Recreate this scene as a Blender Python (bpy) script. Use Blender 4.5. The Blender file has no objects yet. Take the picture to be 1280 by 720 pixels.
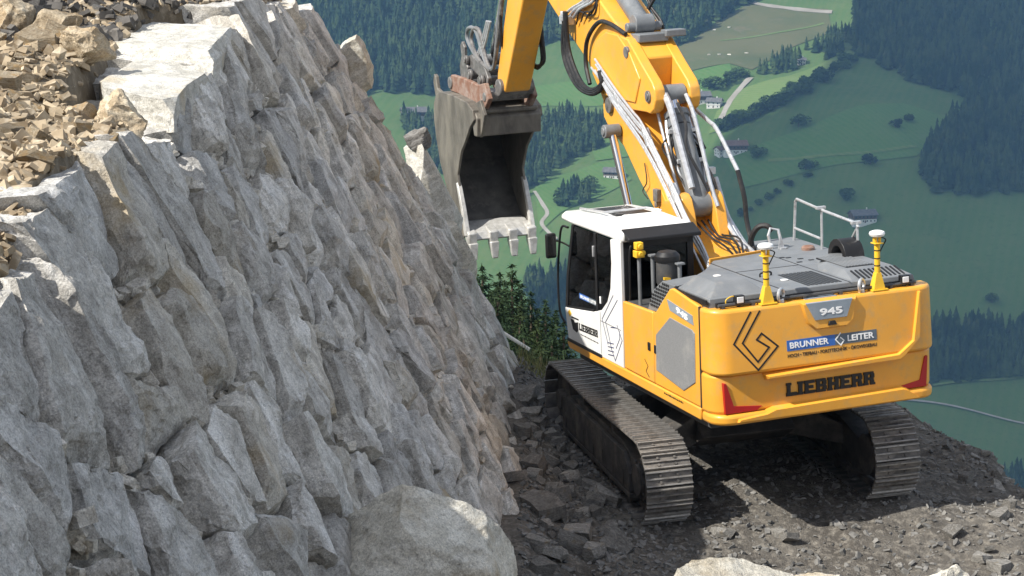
import bpy, bmesh, math, random
import numpy as np
from mathutils import Vector, Matrix, noise

random.seed(7); rng = np.random.default_rng(7)
scene = bpy.context.scene
col = scene.collection
R = math.radians

# ------------------------------------------------------------------ camera, sky, sun, exposure
CAM_H, CAM_F, CAM_P = 7.8, 2475.5, R(-11.4)
cd = bpy.data.cameras.new('camera'); cam = bpy.data.objects.new('camera', cd); col.objects.link(cam)
cam.location = (0, 0, CAM_H); cam.rotation_euler = (R(90) + CAM_P, 0, 0)
cd.sensor_width = 36; cd.lens = 36 * CAM_F / 1280; cd.clip_start = 0.1; cd.clip_end = 20000
scene.camera = cam

SUN_A, SUN_E = R(28), R(45)
TOSUN = Vector((-math.cos(SUN_E) * math.cos(SUN_A), -math.cos(SUN_E) * math.sin(SUN_A), math.sin(SUN_E)))
w = bpy.data.worlds.new('World'); scene.world = w; w.use_nodes = True
nt = w.node_tree
sky = nt.nodes.new('ShaderNodeTexSky'); sky.sky_type = 'NISHITA'; sky.sun_disc = False
sky.sun_elevation = SUN_E; sky.sun_rotation = math.atan2(TOSUN.x, TOSUN.y); sky.altitude = 1400
sky.dust_density = 3.0; sky.ozone_density = .6; sky.air_density = .8
tcw = nt.nodes.new('ShaderNodeTexCoord'); cn = nt.nodes.new('ShaderNodeTexNoise'); cn.inputs['Scale'].default_value = 3.2; cn.inputs['Detail'].default_value = 7
cr = nt.nodes.new('ShaderNodeMapRange'); cr.inputs['From Min'].default_value = .42; cr.inputs['From Max'].default_value = .57; cr.inputs['To Max'].default_value = .92
cm = nt.nodes.new('ShaderNodeMix'); cm.data_type = 'RGBA'; cm.inputs[7].default_value = (4.9, 4.7, 4.4, 1)      # broken white cumulus all round
nt.links.new(tcw.outputs['Generated'], cn.inputs['Vector']); nt.links.new(cn.outputs['Fac'], cr.inputs['Value']); nt.links.new(cr.outputs[0], cm.inputs[0]); nt.links.new(sky.outputs[0], cm.inputs[6])
nt.links.new(cm.outputs[2], nt.nodes['Background'].inputs[0]); nt.nodes['Background'].inputs[1].default_value = 0.15
sl = bpy.data.lights.new('sun', 'SUN'); sl.energy = 5.0; sl.angle = R(0.5); sl.color = (1, .955, .88)
so = bpy.data.objects.new('sun', sl); col.objects.link(so)
so.rotation_euler = TOSUN.to_track_quat('Z', 'Y').to_euler(); so.location = TOSUN * 60
scene.view_settings.view_transform = 'Standard'; scene.view_settings.look = 'None'
scene.view_settings.exposure = 0.55; scene.view_settings.gamma = 1
scene.cycles.use_denoising = True
scene.cycles.volume_bounces = 0
scene.cycles.max_bounces = 6; scene.cycles.transparent_max_bounces = 12

# ------------------------------------------------------------------ materials
MATS = {}
def pmat(name, c1, c2=None, scale=4, rough=.55, metal=0, bump=0, bscale=30, coat=0, spec=.4, lo=.4, hi=.62, dirt=None, dscale=3, dlo=.5, dhi=.75, rnd=0, stretch=None):
    if name in MATS: return MATS[name]
    m = bpy.data.materials.new(name); m.use_nodes = True
    n, l = m.node_tree.nodes, m.node_tree.links
    b = n['Principled BSDF']
    b.inputs['Roughness'].default_value = rough; b.inputs['Metallic'].default_value = metal
    b.inputs['Specular IOR Level'].default_value = spec
    b.inputs['Coat Weight'].default_value = coat; b.inputs['Coat Roughness'].default_value = .15
    tc = n.new('ShaderNodeTexCoord'); vec = tc.outputs['Object']
    if stretch:
        mp = n.new('ShaderNodeMapping'); mp.inputs['Scale'].default_value = stretch; l.new(vec, mp.inputs[0]); vec = mp.outputs[0]
    if rnd:
        oi = n.new('ShaderNodeObjectInfo'); ad = n.new('ShaderNodeVectorMath'); ad.operation = 'ADD'
        mu = n.new('ShaderNodeMath'); mu.operation = 'MULTIPLY'; mu.inputs[1].default_value = 50
        l.new(oi.outputs['Random'], mu.inputs[0]); l.new(vec, ad.inputs[0]); l.new(mu.outputs[0], ad.inputs[1]); vec = ad.outputs[0]
    def nz(sc, det=7, ro=.6):
        t = n.new('ShaderNodeTexNoise'); t.inputs['Scale'].default_value = sc; t.inputs['Detail'].default_value = det
        t.inputs['Roughness'].default_value = ro; l.new(vec, t.inputs['Vector']); return t.outputs['Fac']
    def ramp(f, a, b_):
        r = n.new('ShaderNodeMapRange'); r.inputs['From Min'].default_value = a; r.inputs['From Max'].default_value = b_
        l.new(f, r.inputs['Value']); return r.outputs['Result']
    def mix(f, a, b_):
        x = n.new('ShaderNodeMix'); x.data_type = 'RGBA'; l.new(f, x.inputs[0])
        for s, val in ((6, a), (7, b_)):
            if isinstance(val, tuple): x.inputs[s].default_value = (*val, 1)
            else: l.new(val, x.inputs[s])
        return x.outputs[2]
    c = c1
    if c2: c = mix(ramp(nz(scale), lo, hi), c1, c2)
    if dirt: c = mix(ramp(nz(dscale, 9, .68), dlo, dhi), c, dirt)
    if rnd:
        hsv = n.new('ShaderNodeHueSaturation')
        mr = n.new('ShaderNodeMapRange'); mr.inputs['To Min'].default_value = 1 - rnd; mr.inputs['To Max'].default_value = 1 + rnd
        l.new(oi.outputs['Random'], mr.inputs['Value']); l.new(mr.outputs[0], hsv.inputs['Value'])
        if isinstance(c, tuple): hsv.inputs['Color'].default_value = (*c, 1)
        else: l.new(c, hsv.inputs['Color'])
        c = hsv.outputs[0]
    if isinstance(c, tuple): b.inputs['Base Color'].default_value = (*c, 1)
    else: l.new(c, b.inputs['Base Color'])
    if bump:
        bp = n.new('ShaderNodeBump'); bp.inputs['Strength'].default_value = min(1, bump); bp.inputs['Distance'].default_value = .02 * max(1, bump)
        l.new(nz(bscale, 8, .65), bp.inputs['Height']); l.new(bp.outputs[0], b.inputs['Normal'])
    MATS[name] = m; return m

def stone_mat(name, c_dark, c_mid, c_light, stain, stain_amt=.64, rnd=.20, grain=26):
    m = bpy.data.materials.new(name); m.use_nodes = True
    n, l = m.node_tree.nodes, m.node_tree.links; b = n['Principled BSDF']
    b.inputs['Roughness'].default_value = .85; b.inputs['Specular IOR Level'].default_value = .25
    tc = n.new('ShaderNodeTexCoord'); oi = n.new('ShaderNodeObjectInfo')
    mu = n.new('ShaderNodeMath'); mu.operation = 'MULTIPLY'; mu.inputs[1].default_value = 73; l.new(oi.outputs['Random'], mu.inputs[0])
    ad = n.new('ShaderNodeVectorMath'); l.new(tc.outputs['Object'], ad.inputs[0]); l.new(mu.outputs[0], ad.inputs[1]); v = ad.outputs[0]
    def nz(sc, det, ro, vec=v):
        t = n.new('ShaderNodeTexNoise'); t.inputs['Scale'].default_value = sc; t.inputs['Detail'].default_value = det
        t.inputs['Roughness'].default_value = ro; l.new(vec, t.inputs['Vector']); return t.outputs['Fac']
    def rg(f, a, b_):
        r = n.new('ShaderNodeMapRange'); r.inputs['From Min'].default_value = a; r.inputs['From Max'].default_value = b_; l.new(f, r.inputs['Value']); return r.outputs[0]
    def mix(f, a, b_):
        x = n.new('ShaderNodeMix'); x.data_type = 'RGBA'; l.new(f, x.inputs[0])
        for s, val in ((6, a), (7, b_)):
            if isinstance(val, tuple): x.inputs[s].default_value = (*val, 1)
            else: l.new(val, x.inputs[s])
        return x.outputs[2]
    # foliation streaks
    mp = n.new('ShaderNodeMapping'); mp.inputs['Scale'].default_value = (2.2, .7, 9); mp.inputs['Rotation'].default_value = (.5, .3, .4)
    l.new(v, mp.inputs[0])
    streak = nz(1.6, 8, .62, mp.outputs[0]); speck = nz(grain, 3, .8); cloud = nz(1.3, 6, .55); big = nz(4.5, 10, .7)
    c = mix(rg(big, .38, .60), c_dark, c_mid)
    c = mix(rg(streak, .48, .72), c, c_light)
    sp = n.new('ShaderNodeMath'); sp.operation = 'MULTIPLY'; sp.inputs[1].default_value = .6; l.new(rg(speck, .5, .72), sp.inputs[0])
    c = mix(sp.outputs[0], c, tuple(x * .35 for x in c_dark))
    c = mix(rg(cloud, stain_amt, stain_amt + .14), c, stain)
    fine = nz(75, 2, .7); fm = n.new('ShaderNodeMapRange'); fm.inputs['From Min'].default_value = .3; fm.inputs['From Max'].default_value = .7; fm.inputs['To Min'].default_value = .72; fm.inputs['To Max'].default_value = 1.25
    l.new(fine, fm.inputs['Value']); h0 = n.new('ShaderNodeHueSaturation'); l.new(fm.outputs[0], h0.inputs['Value']); l.new(c, h0.inputs['Color']); c = h0.outputs[0]
    hs = n.new('ShaderNodeHueSaturation'); mr = n.new('ShaderNodeMapRange'); mr.inputs['To Min'].default_value = 1 - rnd; mr.inputs['To Max'].default_value = 1 + rnd
    l.new(oi.outputs['Random'], mr.inputs['Value']); l.new(mr.outputs[0], hs.inputs['Value']); l.new(c, hs.inputs['Color'])
    l.new(hs.outputs[0], b.inputs['Base Color'])
    b1 = n.new('ShaderNodeBump'); b1.inputs['Strength'].default_value = .9; b1.inputs['Distance'].default_value = .07; l.new(big, b1.inputs['Height'])
    b2 = n.new('ShaderNodeBump'); b2.inputs['Strength'].default_value = .55; b2.inputs['Distance'].default_value = .02; l.new(streak, b2.inputs['Height']); l.new(b1.outputs[0], b2.inputs['Normal'])
    b3 = n.new('ShaderNodeBump'); b3.inputs['Strength'].default_value = .7; b3.inputs['Distance'].default_value = .010; l.new(speck, b3.inputs['Height']); l.new(b2.outputs[0], b3.inputs['Normal'])
    l.new(b3.outputs[0], b.inputs['Normal'])
    MATS[name] = m; return m

M_STONE = stone_mat('gneiss', (.36, .342, .308), (.64, .616, .564), (.84, .82, .775), (.42, .36, .27))
M_STONE2 = stone_mat('gneiss_warm', (.37, .342, .295), (.60, .566, .495), (.78, .745, .67), (.42, .34, .22), .58)
M_STONE3 = stone_mat('gneiss_cool', (.34, .33, .308), (.56, .546, .513), (.76, .745, .71), (.40, .365, .29), .68)
M_PALE = stone_mat('pale_boulder', (.47, .44, .37), (.68, .645, .555), (.82, .795, .715), (.42, .34, .22), .55)
M_CAP = stone_mat('white_gneiss', (.44, .42, .365), (.64, .62, .56), (.78, .765, .715), (.52, .45, .33), .58, .05)
M_BROWN = stone_mat('brown_stone', (.29, .225, .145), (.48, .39, .27), (.62, .55, .42), (.44, .30, .15), .5, .38)
M_DARK = stone_mat('dark_stone', (.11, .105, .098), (.19, .182, .17), (.30, .29, .275), (.20, .155, .11), .6, .35)
M_RUB = stone_mat('pit_stone', (.20, .192, .175), (.33, .315, .29), (.48, .46, .42), (.30, .25, .18), .6, .35)

YEL = pmat('yellow_paint', (.80, .375, .043), (.74, .34, .038), 1.5, rough=.40, coat=.18, dirt=(.46, .31, .14), dscale=5, dlo=.50, dhi=.90)
WHT = pmat('white_paint', (.80, .80, .78), (.74, .74, .72), 3, rough=.35, coat=.3, dirt=(.5, .46, .4), dscale=5, dlo=.62, dhi=.95)
HOOD = pmat('grey_hood', (.155, .165, .175), (.185, .195, .205), 3, rough=.55, dirt=(.30, .28, .25), dscale=5, dlo=.56, dhi=.9)
DGREY = pmat('dark_grey', (.05, .052, .055), (.075, .075, .075), 6, rough=.55, dirt=(.16, .14, .12), dscale=5, dlo=.55, dhi=.9)
BLK = pmat('black_plastic', (.012, .012, .013), rough=.45, dirt=(.06, .055, .05), dscale=6, dlo=.55, dhi=.85)
RUBBER = pmat('rubber_hose', (.014, .014, .015), rough=.5, dirt=(.07, .065, .06), dscale=9, dlo=.5, dhi=.8)
SILV = pmat('galvanised_pipe', (.62, .63, .64), (.50, .51, .52), 14, rough=.38, metal=.55, dirt=(.2, .18, .16), dscale=11, dlo=.56, dhi=.75)
CHROME = pmat('chrome_rod', (.72, .72, .72), rough=.16, metal=1)
CYLG = pmat('cylinder_grey', (.14, .15, .158), (.19, .20, .208), 5, rough=.42, dirt=(.3, .27, .23), dscale=6, dlo=.58, dhi=.9)
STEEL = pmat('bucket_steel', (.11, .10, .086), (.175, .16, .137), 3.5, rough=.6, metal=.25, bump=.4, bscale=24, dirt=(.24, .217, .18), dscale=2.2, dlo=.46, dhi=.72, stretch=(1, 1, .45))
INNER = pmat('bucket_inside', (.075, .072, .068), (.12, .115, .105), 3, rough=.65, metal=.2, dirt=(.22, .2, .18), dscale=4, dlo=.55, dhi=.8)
WORN = pmat('worn_steel', (.62, .61, .58), (.45, .44, .41), 9, rough=.42, metal=.3)
RUST = pmat('rusty_steel', (.20, .10, .065), (.27, .19, .15), 6, rough=.75, bump=.4, dirt=(.34, .30, .27), dscale=5, dlo=.5, dhi=.75)
GREASE = pmat('greasy_steel', (.14, .135, .13), (.23, .22, .21), 9, rough=.5, metal=.3, dirt=(.06, .05, .045), dscale=8, dlo=.52, dhi=.7)
TRK = pmat('track_steel', (.085, .08, .075), (.15, .14, .13), 7, rough=.6, metal=.3, bump=.4, dirt=(.26, .235, .205), dscale=4, dlo=.46, dhi=.72)
TRKW = pmat('track_worn', (.36, .345, .32), (.22, .21, .195), 9, rough=.45, metal=.5, dirt=(.17, .15, .13), dscale=7, dlo=.5, dhi=.7)
FRAME = pmat('muddy_frame', (.045, .042, .04), (.07, .065, .06), 5, rough=.75, dirt=(.15, .13, .11), dscale=3, dlo=.48, dhi=.7, bump=.5, bscale=12)
RED = pmat('red_reflector', (.42, .012, .012), rough=.35)
PRINTB = pmat('black_print', (.012, .011, .011), rough=.5)
PRINTW = pmat('white_print', (.85, .85, .84), rough=.5)
BLUE = pmat('blue_print', (.035, .13, .42), rough=.45)
GREYP = pmat('grey_print', (.10, .13, .16), rough=.45)
PLATE = pmat('plaque_grey', (.22, .26, .30), (.26, .30, .34), 4, rough=.4)
NAVY = pmat('navy_print', (.03, .04, .12), rough=.5)
MYEL = pmat('mast_yellow', (.82, .50, .03), (.75, .44, .03), 5, rough=.4, dirt=(.4, .3, .15), dscale=6, dlo=.6, dhi=.85)
GRILLE = pmat('grey_mesh', (.24, .245, .25), (.20, .205, .21), 60, rough=.6, bump=.6, bscale=90, dirt=(.36, .35, .33), dscale=3, dlo=.5, dhi=.8)

def glass_mat():
    m = bpy.data.materials.new('cab_glass'); m.use_nodes = True; n, l = m.node_tree.nodes, m.node_tree.links
    n.remove(n['Principled BSDF'])
    t = n.new('ShaderNodeBsdfTransparent'); t.inputs[0].default_value = (.30, .36, .35, 1)
    g = n.new('ShaderNodeBsdfGlossy'); g.inputs['Roughness'].default_value = .03; g.inputs[0].default_value = (.8, .8, .8, 1)
    fr = n.new('ShaderNodeFresnel'); fr.inputs[0].default_value = 1.45
    mx = n.new('ShaderNodeMixShader'); l.new(fr.outputs[0], mx.inputs[0]); l.new(t.outputs[0], mx.inputs[1]); l.new(g.outputs[0], mx.inputs[2])
    l.new(mx.outputs[0], n['Material Output'].inputs[0]); return m
GLASS = glass_mat()

# ------------------------------------------------------------------ helpers
def tag(o, label=None, cat=None, group=None, kind=None):
    if label: o['label'] = label
    if cat: o['category'] = cat
    if group: o['group'] = group
    if kind: o['kind'] = kind
    return o
def link(name, me, mat, parent=None):
    o = bpy.data.objects.new(name, me); col.objects.link(o)
    if mat is not None and not me.materials: me.materials.append(mat)
    if parent is not None: o.parent = parent
    return o
def empty(name, loc=(0, 0, 0), rz=0):
    o = bpy.data.objects.new(name, None); col.objects.link(o); o.location = loc; o.rotation_euler = (0, 0, rz); o.empty_display_size = .3
    return o
def smooth(me, ang=35):
    me.polygons.foreach_set('use_smooth', [True] * len(me.polygons))
    me.set_sharp_from_angle(angle=R(ang))
def frame_of(d, up=Vector((0, 0, 1))):
    d = d.normalized()
    if abs(d.dot(up)) > .95: up = Vector((0, 1, 0))
    a = d.cross(up).normalized(); return a, a.cross(d).normalized()
def catmull(pts, k=6):
    p = [Vector(q) for q in pts]; p = [p[0] * 2 - p[1]] + p + [p[-1] * 2 - p[-2]]; out = []
    for i in range(1, len(p) - 2):
        for j in range(k):
            t = j / k
            out.append(.5 * ((2 * p[i]) + (p[i + 1] - p[i - 1]) * t + (2 * p[i - 1] - 5 * p[i] + 4 * p[i + 1] - p[i + 2]) * t * t + (3 * p[i] - p[i - 1] - 3 * p[i + 1] + p[i + 2]) * t ** 3))
    out.append(p[-2]); return out

class MB:
    def __init__(s, tf=None): s.v, s.f, s.m, s.tf = [], [], [], tf
    def add(s, vs, fs, mi=0):
        k = len(s.v); s.v += [tuple(x) for x in vs]; s.f += [tuple(k + i for i in f) for f in fs]; s.m += [mi] * len(fs); return s
    def box(s, x0, x1, y0, y1, z0, z1, mi=0):
        return s.add([(x0, y0, z0), (x1, y0, z0), (x1, y1, z0), (x0, y1, z0), (x0, y0, z1), (x1, y0, z1), (x1, y1, z1), (x0, y1, z1)],
                     [(0, 3, 2, 1), (4, 5, 6, 7), (0, 1, 5, 4), (1, 2, 6, 5), (2, 3, 7, 6), (3, 0, 4, 7)], mi)
    def hexa(s, lo, hi, mi=0):   # lo / hi: four corners each
        return s.add(list(lo) + list(hi), [(0, 3, 2, 1), (4, 5, 6, 7), (0, 1, 5, 4), (1, 2, 6, 5), (2, 3, 7, 6), (3, 0, 4, 7)], mi)
    def prism(s, poly, a, b, axis='x', mi=0, poly2=None):
        n = len(poly); mk = {'x': lambda p, t: (t, p[0], p[1]), 'y': lambda p, t: (p[0], t, p[1]), 'z': lambda p, t: (p[0], p[1], t)}[axis]
        vs = [mk(p, a) for p in poly] + [mk(p, b) for p in (poly2 or poly)]
        return s.add(vs, [tuple(range(n - 1, -1, -1)), tuple(range(n, 2 * n))] + [(i, (i + 1) % n, n + (i + 1) % n, n + i) for i in range(n)], mi)
    def cyl(s, p0, p1, r0, r1=None, n=14, mi=0):
        p0, p1 = Vector(p0), Vector(p1); r1 = r0 if r1 is None else r1; a, b = frame_of(p1 - p0)
        vs = [p + (a * math.cos(2 * math.pi * i / n) + b * math.sin(2 * math.pi * i / n)) * r for p, r in ((p0, r0), (p1, r1)) for i in range(n)]
        return s.add(vs, [tuple(range(n - 1, -1, -1)), tuple(range(n, 2 * n))] + [(i, (i + 1) % n, n + (i + 1) % n, n + i) for i in range(n)], mi)
    def tube(s, pts, r, n=8, mi=0, closed=False):
        pts = [Vector(p) for p in pts]; k = len(pts); vs = []; a = None
        for i, p in enumerate(pts):
            d = (pts[(i + 1) % k] - pts[i - 1]) if closed else (pts[min(i + 1, k - 1)] - pts[max(i - 1, 0)])
            d.normalize()
            if a is None: a, b = frame_of(d)
            else:
                a = (a - d * a.dot(d)).normalized(); b = a.cross(d).normalized()
            vs += [p + (a * math.cos(2 * math.pi * j / n) + b * math.sin(2 * math.pi * j / n)) * r for j in range(n)]
        fs = []
        for i in range(k if closed else k - 1):
            q = (i + 1) % k
            fs += [(i * n + j, i * n + (j + 1) % n, q * n + (j + 1) % n, q * n + j) for j in range(n)]
        if not closed: fs += [tuple(range(n - 1, -1, -1)), tuple((k - 1) * n + j for j in range(n))]
        return s.add(vs, fs, mi)
    def lathe(s, prof, c=(0, 0, 0), n=18, mi=0):   # prof: (r, z)
        vs = [(c[0] + r * math.cos(2 * math.pi * j / n), c[1] + r * math.sin(2 * math.pi * j / n), c[2] + z) for r, z in prof for j in range(n)]
        k = len(prof); fs = [(i * n + j, i * n + (j + 1) % n, (i + 1) * n + (j + 1) % n, (i + 1) * n + j) for i in range(k - 1) for j in range(n)]
        return s.add(vs, fs + [tuple(range(n - 1, -1, -1)), tuple((k - 1) * n + j for j in range(n))], mi)
    def mesh(s, name, mats, ang=35):
        me = bpy.data.meshes.new(name)
        vs = s.v if s.tf is None else [tuple(s.tf @ Vector(p)) for p in s.v]
        me.from_pydata(vs, [], s.f); me.update()
        for m in (mats if isinstance(mats, (list, tuple)) else [mats]): me.materials.append(m)
        me.polygons.foreach_set('material_index', s.m)
        bm = bmesh.new(); bm.from_mesh(me); bmesh.ops.recalc_face_normals(bm, faces=bm.faces); bm.to_mesh(me); bm.free()
        smooth(me, ang); return me
    def build(s, name, mats, parent=None, bevel=0, seg=2, ang=35):
        o = link(name, s.mesh(name, mats, ang), None, parent)
        if bevel:
            b = o.modifiers.new('bevel', 'BEVEL'); b.width = bevel; b.segments = seg; b.limit_method = 'ANGLE'; b.angle_limit = R(32); b.use_clamp_overlap = True
        return o

def text(name, s, box, origin, xa, ya, mat, parent, bold=.0, thick=.004, shear=0):
    """lettering fitted into box (w,h); origin = lower left; xa / ya = reading and up directions"""
    cu = bpy.data.curves.new(name, 'FONT'); cu.body = s; cu.size = 1; cu.offset = bold; cu.extrude = .01; cu.shear = shear; cu.resolution_u = 3
    to = bpy.data.objects.new(name, cu); col.objects.link(to)
    bpy.context.view_layer.update()
    me = bpy.data.meshes.new_from_object(to.evaluated_get(bpy.context.evaluated_depsgraph_get()))
    bpy.data.objects.remove(to)
    n = len(me.vertices); co = np.empty(n * 3, 'f'); me.vertices.foreach_get('co', co); co = co.reshape(-1, 3)
    lo, hi = co.min(0), co.max(0); u = (co - lo) / (hi - lo)
    xa, ya = np.array(Vector(xa).normalized()), np.array(Vector(ya).normalized()); za = np.cross(xa, ya)
    p = np.array(origin) + u[:, :1] * box[0] * xa + u[:, 1:2] * box[1] * ya + u[:, 2:] * thick * za
    me.vertices.foreach_set('co', p.astype('f').ravel()); me.update(); me.name = name
    me.materials.clear()
    return link(name, me, mat, parent)

# convex rock by cutting a block with planes
def clip(faces, n, d):
    out, cut = [], []
    for f in faces:
        new = []; k = len(f)
        for i in range(k):
            a, b = f[i], f[(i + 1) % k]; da, db = n.dot(a) - d, n.dot(b) - d
            if da <= 0: new.append(a)
            if (da < 0 < db) or (db < 0 < da):
                p = a + (b - a) * (da / (da - db)); new.append(p); cut.append(p)
        if len(new) >= 3: out.append(new)
    uq = []
    for p in cut:
        if all((p - q).length > 1e-4 for q in uq): uq.append(p)
    if len(uq) >= 3:
        c = sum(uq, Vector()) / len(uq); a, b = frame_of(n)
        uq.sort(key=lambda p: math.atan2((p - c).dot(b), (p - c).dot(a)))
        out.append(uq)
    return out
def rock_bm(faces, sub, amp, freq, seed):
    bm = bmesh.new(); idx = {}
    def vert(p):
        k = (round(p.x, 3), round(p.y, 3), round(p.z, 3))
        if k not in idx: idx[k] = bm.verts.new(p)
        return idx[k]
    for f in faces:
        vs = []
        for p in f:
            v = vert(p)
            if v not in vs: vs.append(v)
        if len(vs) >= 3:
            try: bm.faces.new(vs)
            except ValueError: pass
    bmesh.ops.recalc_face_normals(bm, faces=bm.faces)
    bmesh.ops.triangulate(bm, faces=bm.faces)
    for k in range(sub):
        ln = [e for e in bm.edges if e.calc_length() > amp * 1.2]
        bmesh.ops.subdivide_edges(bm, edges=ln, cuts=1, use_grid_fill=True)
        bmesh.ops.triangulate(bm, faces=[f for f in bm.faces if len(f.verts) > 3])
    bm.normal_update()
    o = Vector((seed * 13.7 % 91, seed * 5.3 % 77, seed * 3.1 % 59))
    for v in bm.verts:
        p = v.co * freq + o
        a = noise.noise(p) * .55 + noise.noise(p * 2.3) * .42 + noise.noise(p * 5.1) * .36 + noise.noise(p * 11) * .26
        q = Vector((p.x * .8, p.y * 1.9, p.z * 1.5)); a += 1.1 * round(noise.noise(q * .9 + o) * 3.2) / 3.2
        v.co += v.normal * a * amp
    return bm
def box_faces(a, b, c):
    P = [Vector((x * a, y * b, z * c)) for z in (-1, 1) for y in (-1, 1) for x in (-1, 1)]
    return [[P[i] for i in q] for q in ((0, 2, 3, 1), (4, 5, 7, 6), (0, 1, 5, 4), (2, 6, 7, 3), (0, 4, 6, 2), (1, 3, 7, 5))]
def rock_mesh(name, dims, cuts, sub, amp, seed, mat, freq=None, ang=38):
    rd = random.Random(seed); f = box_faces(*dims)
    for i in range(cuts):
        n = Vector((rd.gauss(0, 1), rd.gauss(0, 1), rd.gauss(0, .9))).normalized()
        sup = math.sqrt(sum((n[k] * dims[k]) ** 2 for k in range(3)))
        f = clip(f, n, sup * rd.uniform(.76, 1.04))
    bm = rock_bm(f, sub, amp, freq or 1.6 / max(dims), seed)
    me = bpy.data.meshes.new(name); bm.to_mesh(me); bm.free(); smooth(me, ang); me.materials.append(mat); return me
# ------------------------------------------------------------------ far terrain (opposite valley side)
def T(x, y):
    x = np.asarray(x, float); y = np.asarray(y, float)
    near = -14 - (y - 45) * .40
    z = np.maximum(near, -520.)
    far = -500 + (y - 1500) * .404
    z = np.where(y > 1450, np.maximum(z, far), z)
    k = np.clip((y - 1300) / 300, 0, 1)
    und = 13 * np.sin(x / 173 + 1.1) * np.sin(y / 211 + .4) + 7 * np.sin(x / 71 + y / 97) + 9 * np.sin(x / 310 - y / 143 + 2) + 2.2 * np.sin(x / 23 + .7) * np.sin(y / 31)
    hump = 22 * np.exp(-((x - 330) / 130) ** 2 - ((y - 2080) / 120) ** 2)
    return z + k * (und + hump)
xs = np.concatenate([np.linspace(-2600, -560, 30), np.linspace(-520, 900, 143), np.linspace(940, 2600, 24)])
ys = np.concatenate([np.linspace(46, 1300, 40), np.linspace(1315, 2700, 140), np.linspace(2740, 4600, 30)])
gx, gy = np.meshgrid(xs, ys); gz = T(gx, gy)
nx, ny = len(xs), len(ys)
fi = (np.arange(ny - 1)[:, None] * nx + np.arange(nx - 1)[None, :]).ravel()
def meadow_mat(name, c1, c2, c3, rot, sc=.035, amt=.25):
    m = bpy.data.materials.new(name); m.use_nodes = True; n, l = m.node_tree.nodes, m.node_tree.links; bs = n['Principled BSDF']; bs.inputs['Roughness'].default_value = .95; bs.inputs['Specular IOR Level'].default_value = .08
    tc = n.new('ShaderNodeTexCoord'); mp = n.new('ShaderNodeMapping'); mp.inputs['Rotation'].default_value = (0, 0, R(rot)); l.new(tc.outputs['Object'], mp.inputs[0])
    wv = n.new('ShaderNodeTexWave'); wv.inputs['Scale'].default_value = sc; wv.inputs['Distortion'].default_value = 3; wv.inputs['Detail'].default_value = 4; wv.inputs['Detail Scale'].default_value = .4; l.new(mp.outputs[0], wv.inputs['Vector'])
    def nz(s_, d_=8, r_=.68):
        t = n.new('ShaderNodeTexNoise'); t.inputs['Scale'].default_value = s_; t.inputs['Detail'].default_value = d_; t.inputs['Roughness'].default_value = r_; l.new(tc.outputs['Object'], t.inputs['Vector']); return t.outputs['Fac']
    def rg(f, x0, x1, y1=1.):
        r = n.new('ShaderNodeMapRange'); r.inputs['From Min'].default_value = x0; r.inputs['From Max'].default_value = x1; r.inputs['To Max'].default_value = y1; l.new(f, r.inputs['Value']); return r.outputs[0]
    def mix(f, a_, b_):
        x = n.new('ShaderNodeMix'); x.data_type = 'RGBA'; l.new(f, x.inputs[0])
        for s_, val in ((6, a_), (7, b_)):
            if isinstance(val, tuple): x.inputs[s_].default_value = (*val, 1)
            else: l.new(val, x.inputs[s_])
        return x.outputs[2]
    c = mix(rg(nz(.007), .38, .62), c1, c2); c = mix(rg(wv.outputs['Fac'], .3, .8, amt), c, c3); c = mix(rg(nz(.045), .50, .72, .65), c, c3); c = mix(rg(nz(.16, 4), .55, .75, .5), c, tuple(v * .6 for v in c1))
    l.new(c, bs.inputs['Base Color']); MATS[name] = m; return m
M_MEADOW = meadow_mat('meadow_grass', (.068, .130, .040), (.098, .158, .050), (.125, .160, .062), 20)
M_FIELD = meadow_mat('mown_field', (.078, .165, .045), (.098, .180, .052), (.125, .185, .066), -35, .05, .35)
M_FIELD2 = meadow_mat('light_field', (.13, .20, .06), (.10, .17, .05), (.17, .21, .085), -60, .06, .5)
M_PAST = pmat('pasture', (.125, .125, .06), (.085, .105, .045), .015, rough=.95, spec=.1, dirt=(.18, .15, .10), dscale=.03, dlo=.55, dhi=.75)
M_TRACK = pmat('dirt_road', (.34, .32, .28), (.27, .25, .21), .05, rough=.95, spec=.1)
def grid_obj(name, gx, gy, gz, nx, fi, mat):
    me = bpy.data.meshes.new(name)
    me.from_pydata(np.stack([gx.ravel(), gy.ravel(), gz.ravel()], 1).tolist(), [], np.stack([fi, fi + 1, fi + nx + 1, fi + nx], 1).tolist())
    smooth(me, 180); return link(name, me, mat)
HILL = tag(grid_obj('hillside', gx, gy, gz, nx, fi, M_MEADOW), kind='structure')

def ray(u, v):
    x = (u - 640) / CAM_F; y = (360 - v) / CAM_F
    return x, math.cos(CAM_P) - y * math.sin(CAM_P), math.sin(CAM_P) + y * math.cos(CAM_P)
def hill(u, v):
    """ground point of the opposite hillside in the direction of photo pixel u, v"""
    dx, dy, dz = ray(u, v); dx /= dy; dz /= dy
    yy = np.arange(1250, 4500, 4.); d = CAM_H + dz * yy - T(dx * yy, yy); i = np.argmax(d < 0)
    t = yy[i] - 4 * d[i] / (d[i] - d[i - 1]) if i else 4400
    return float(dx * t), float(t), float(T(dx * t, t))

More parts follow.
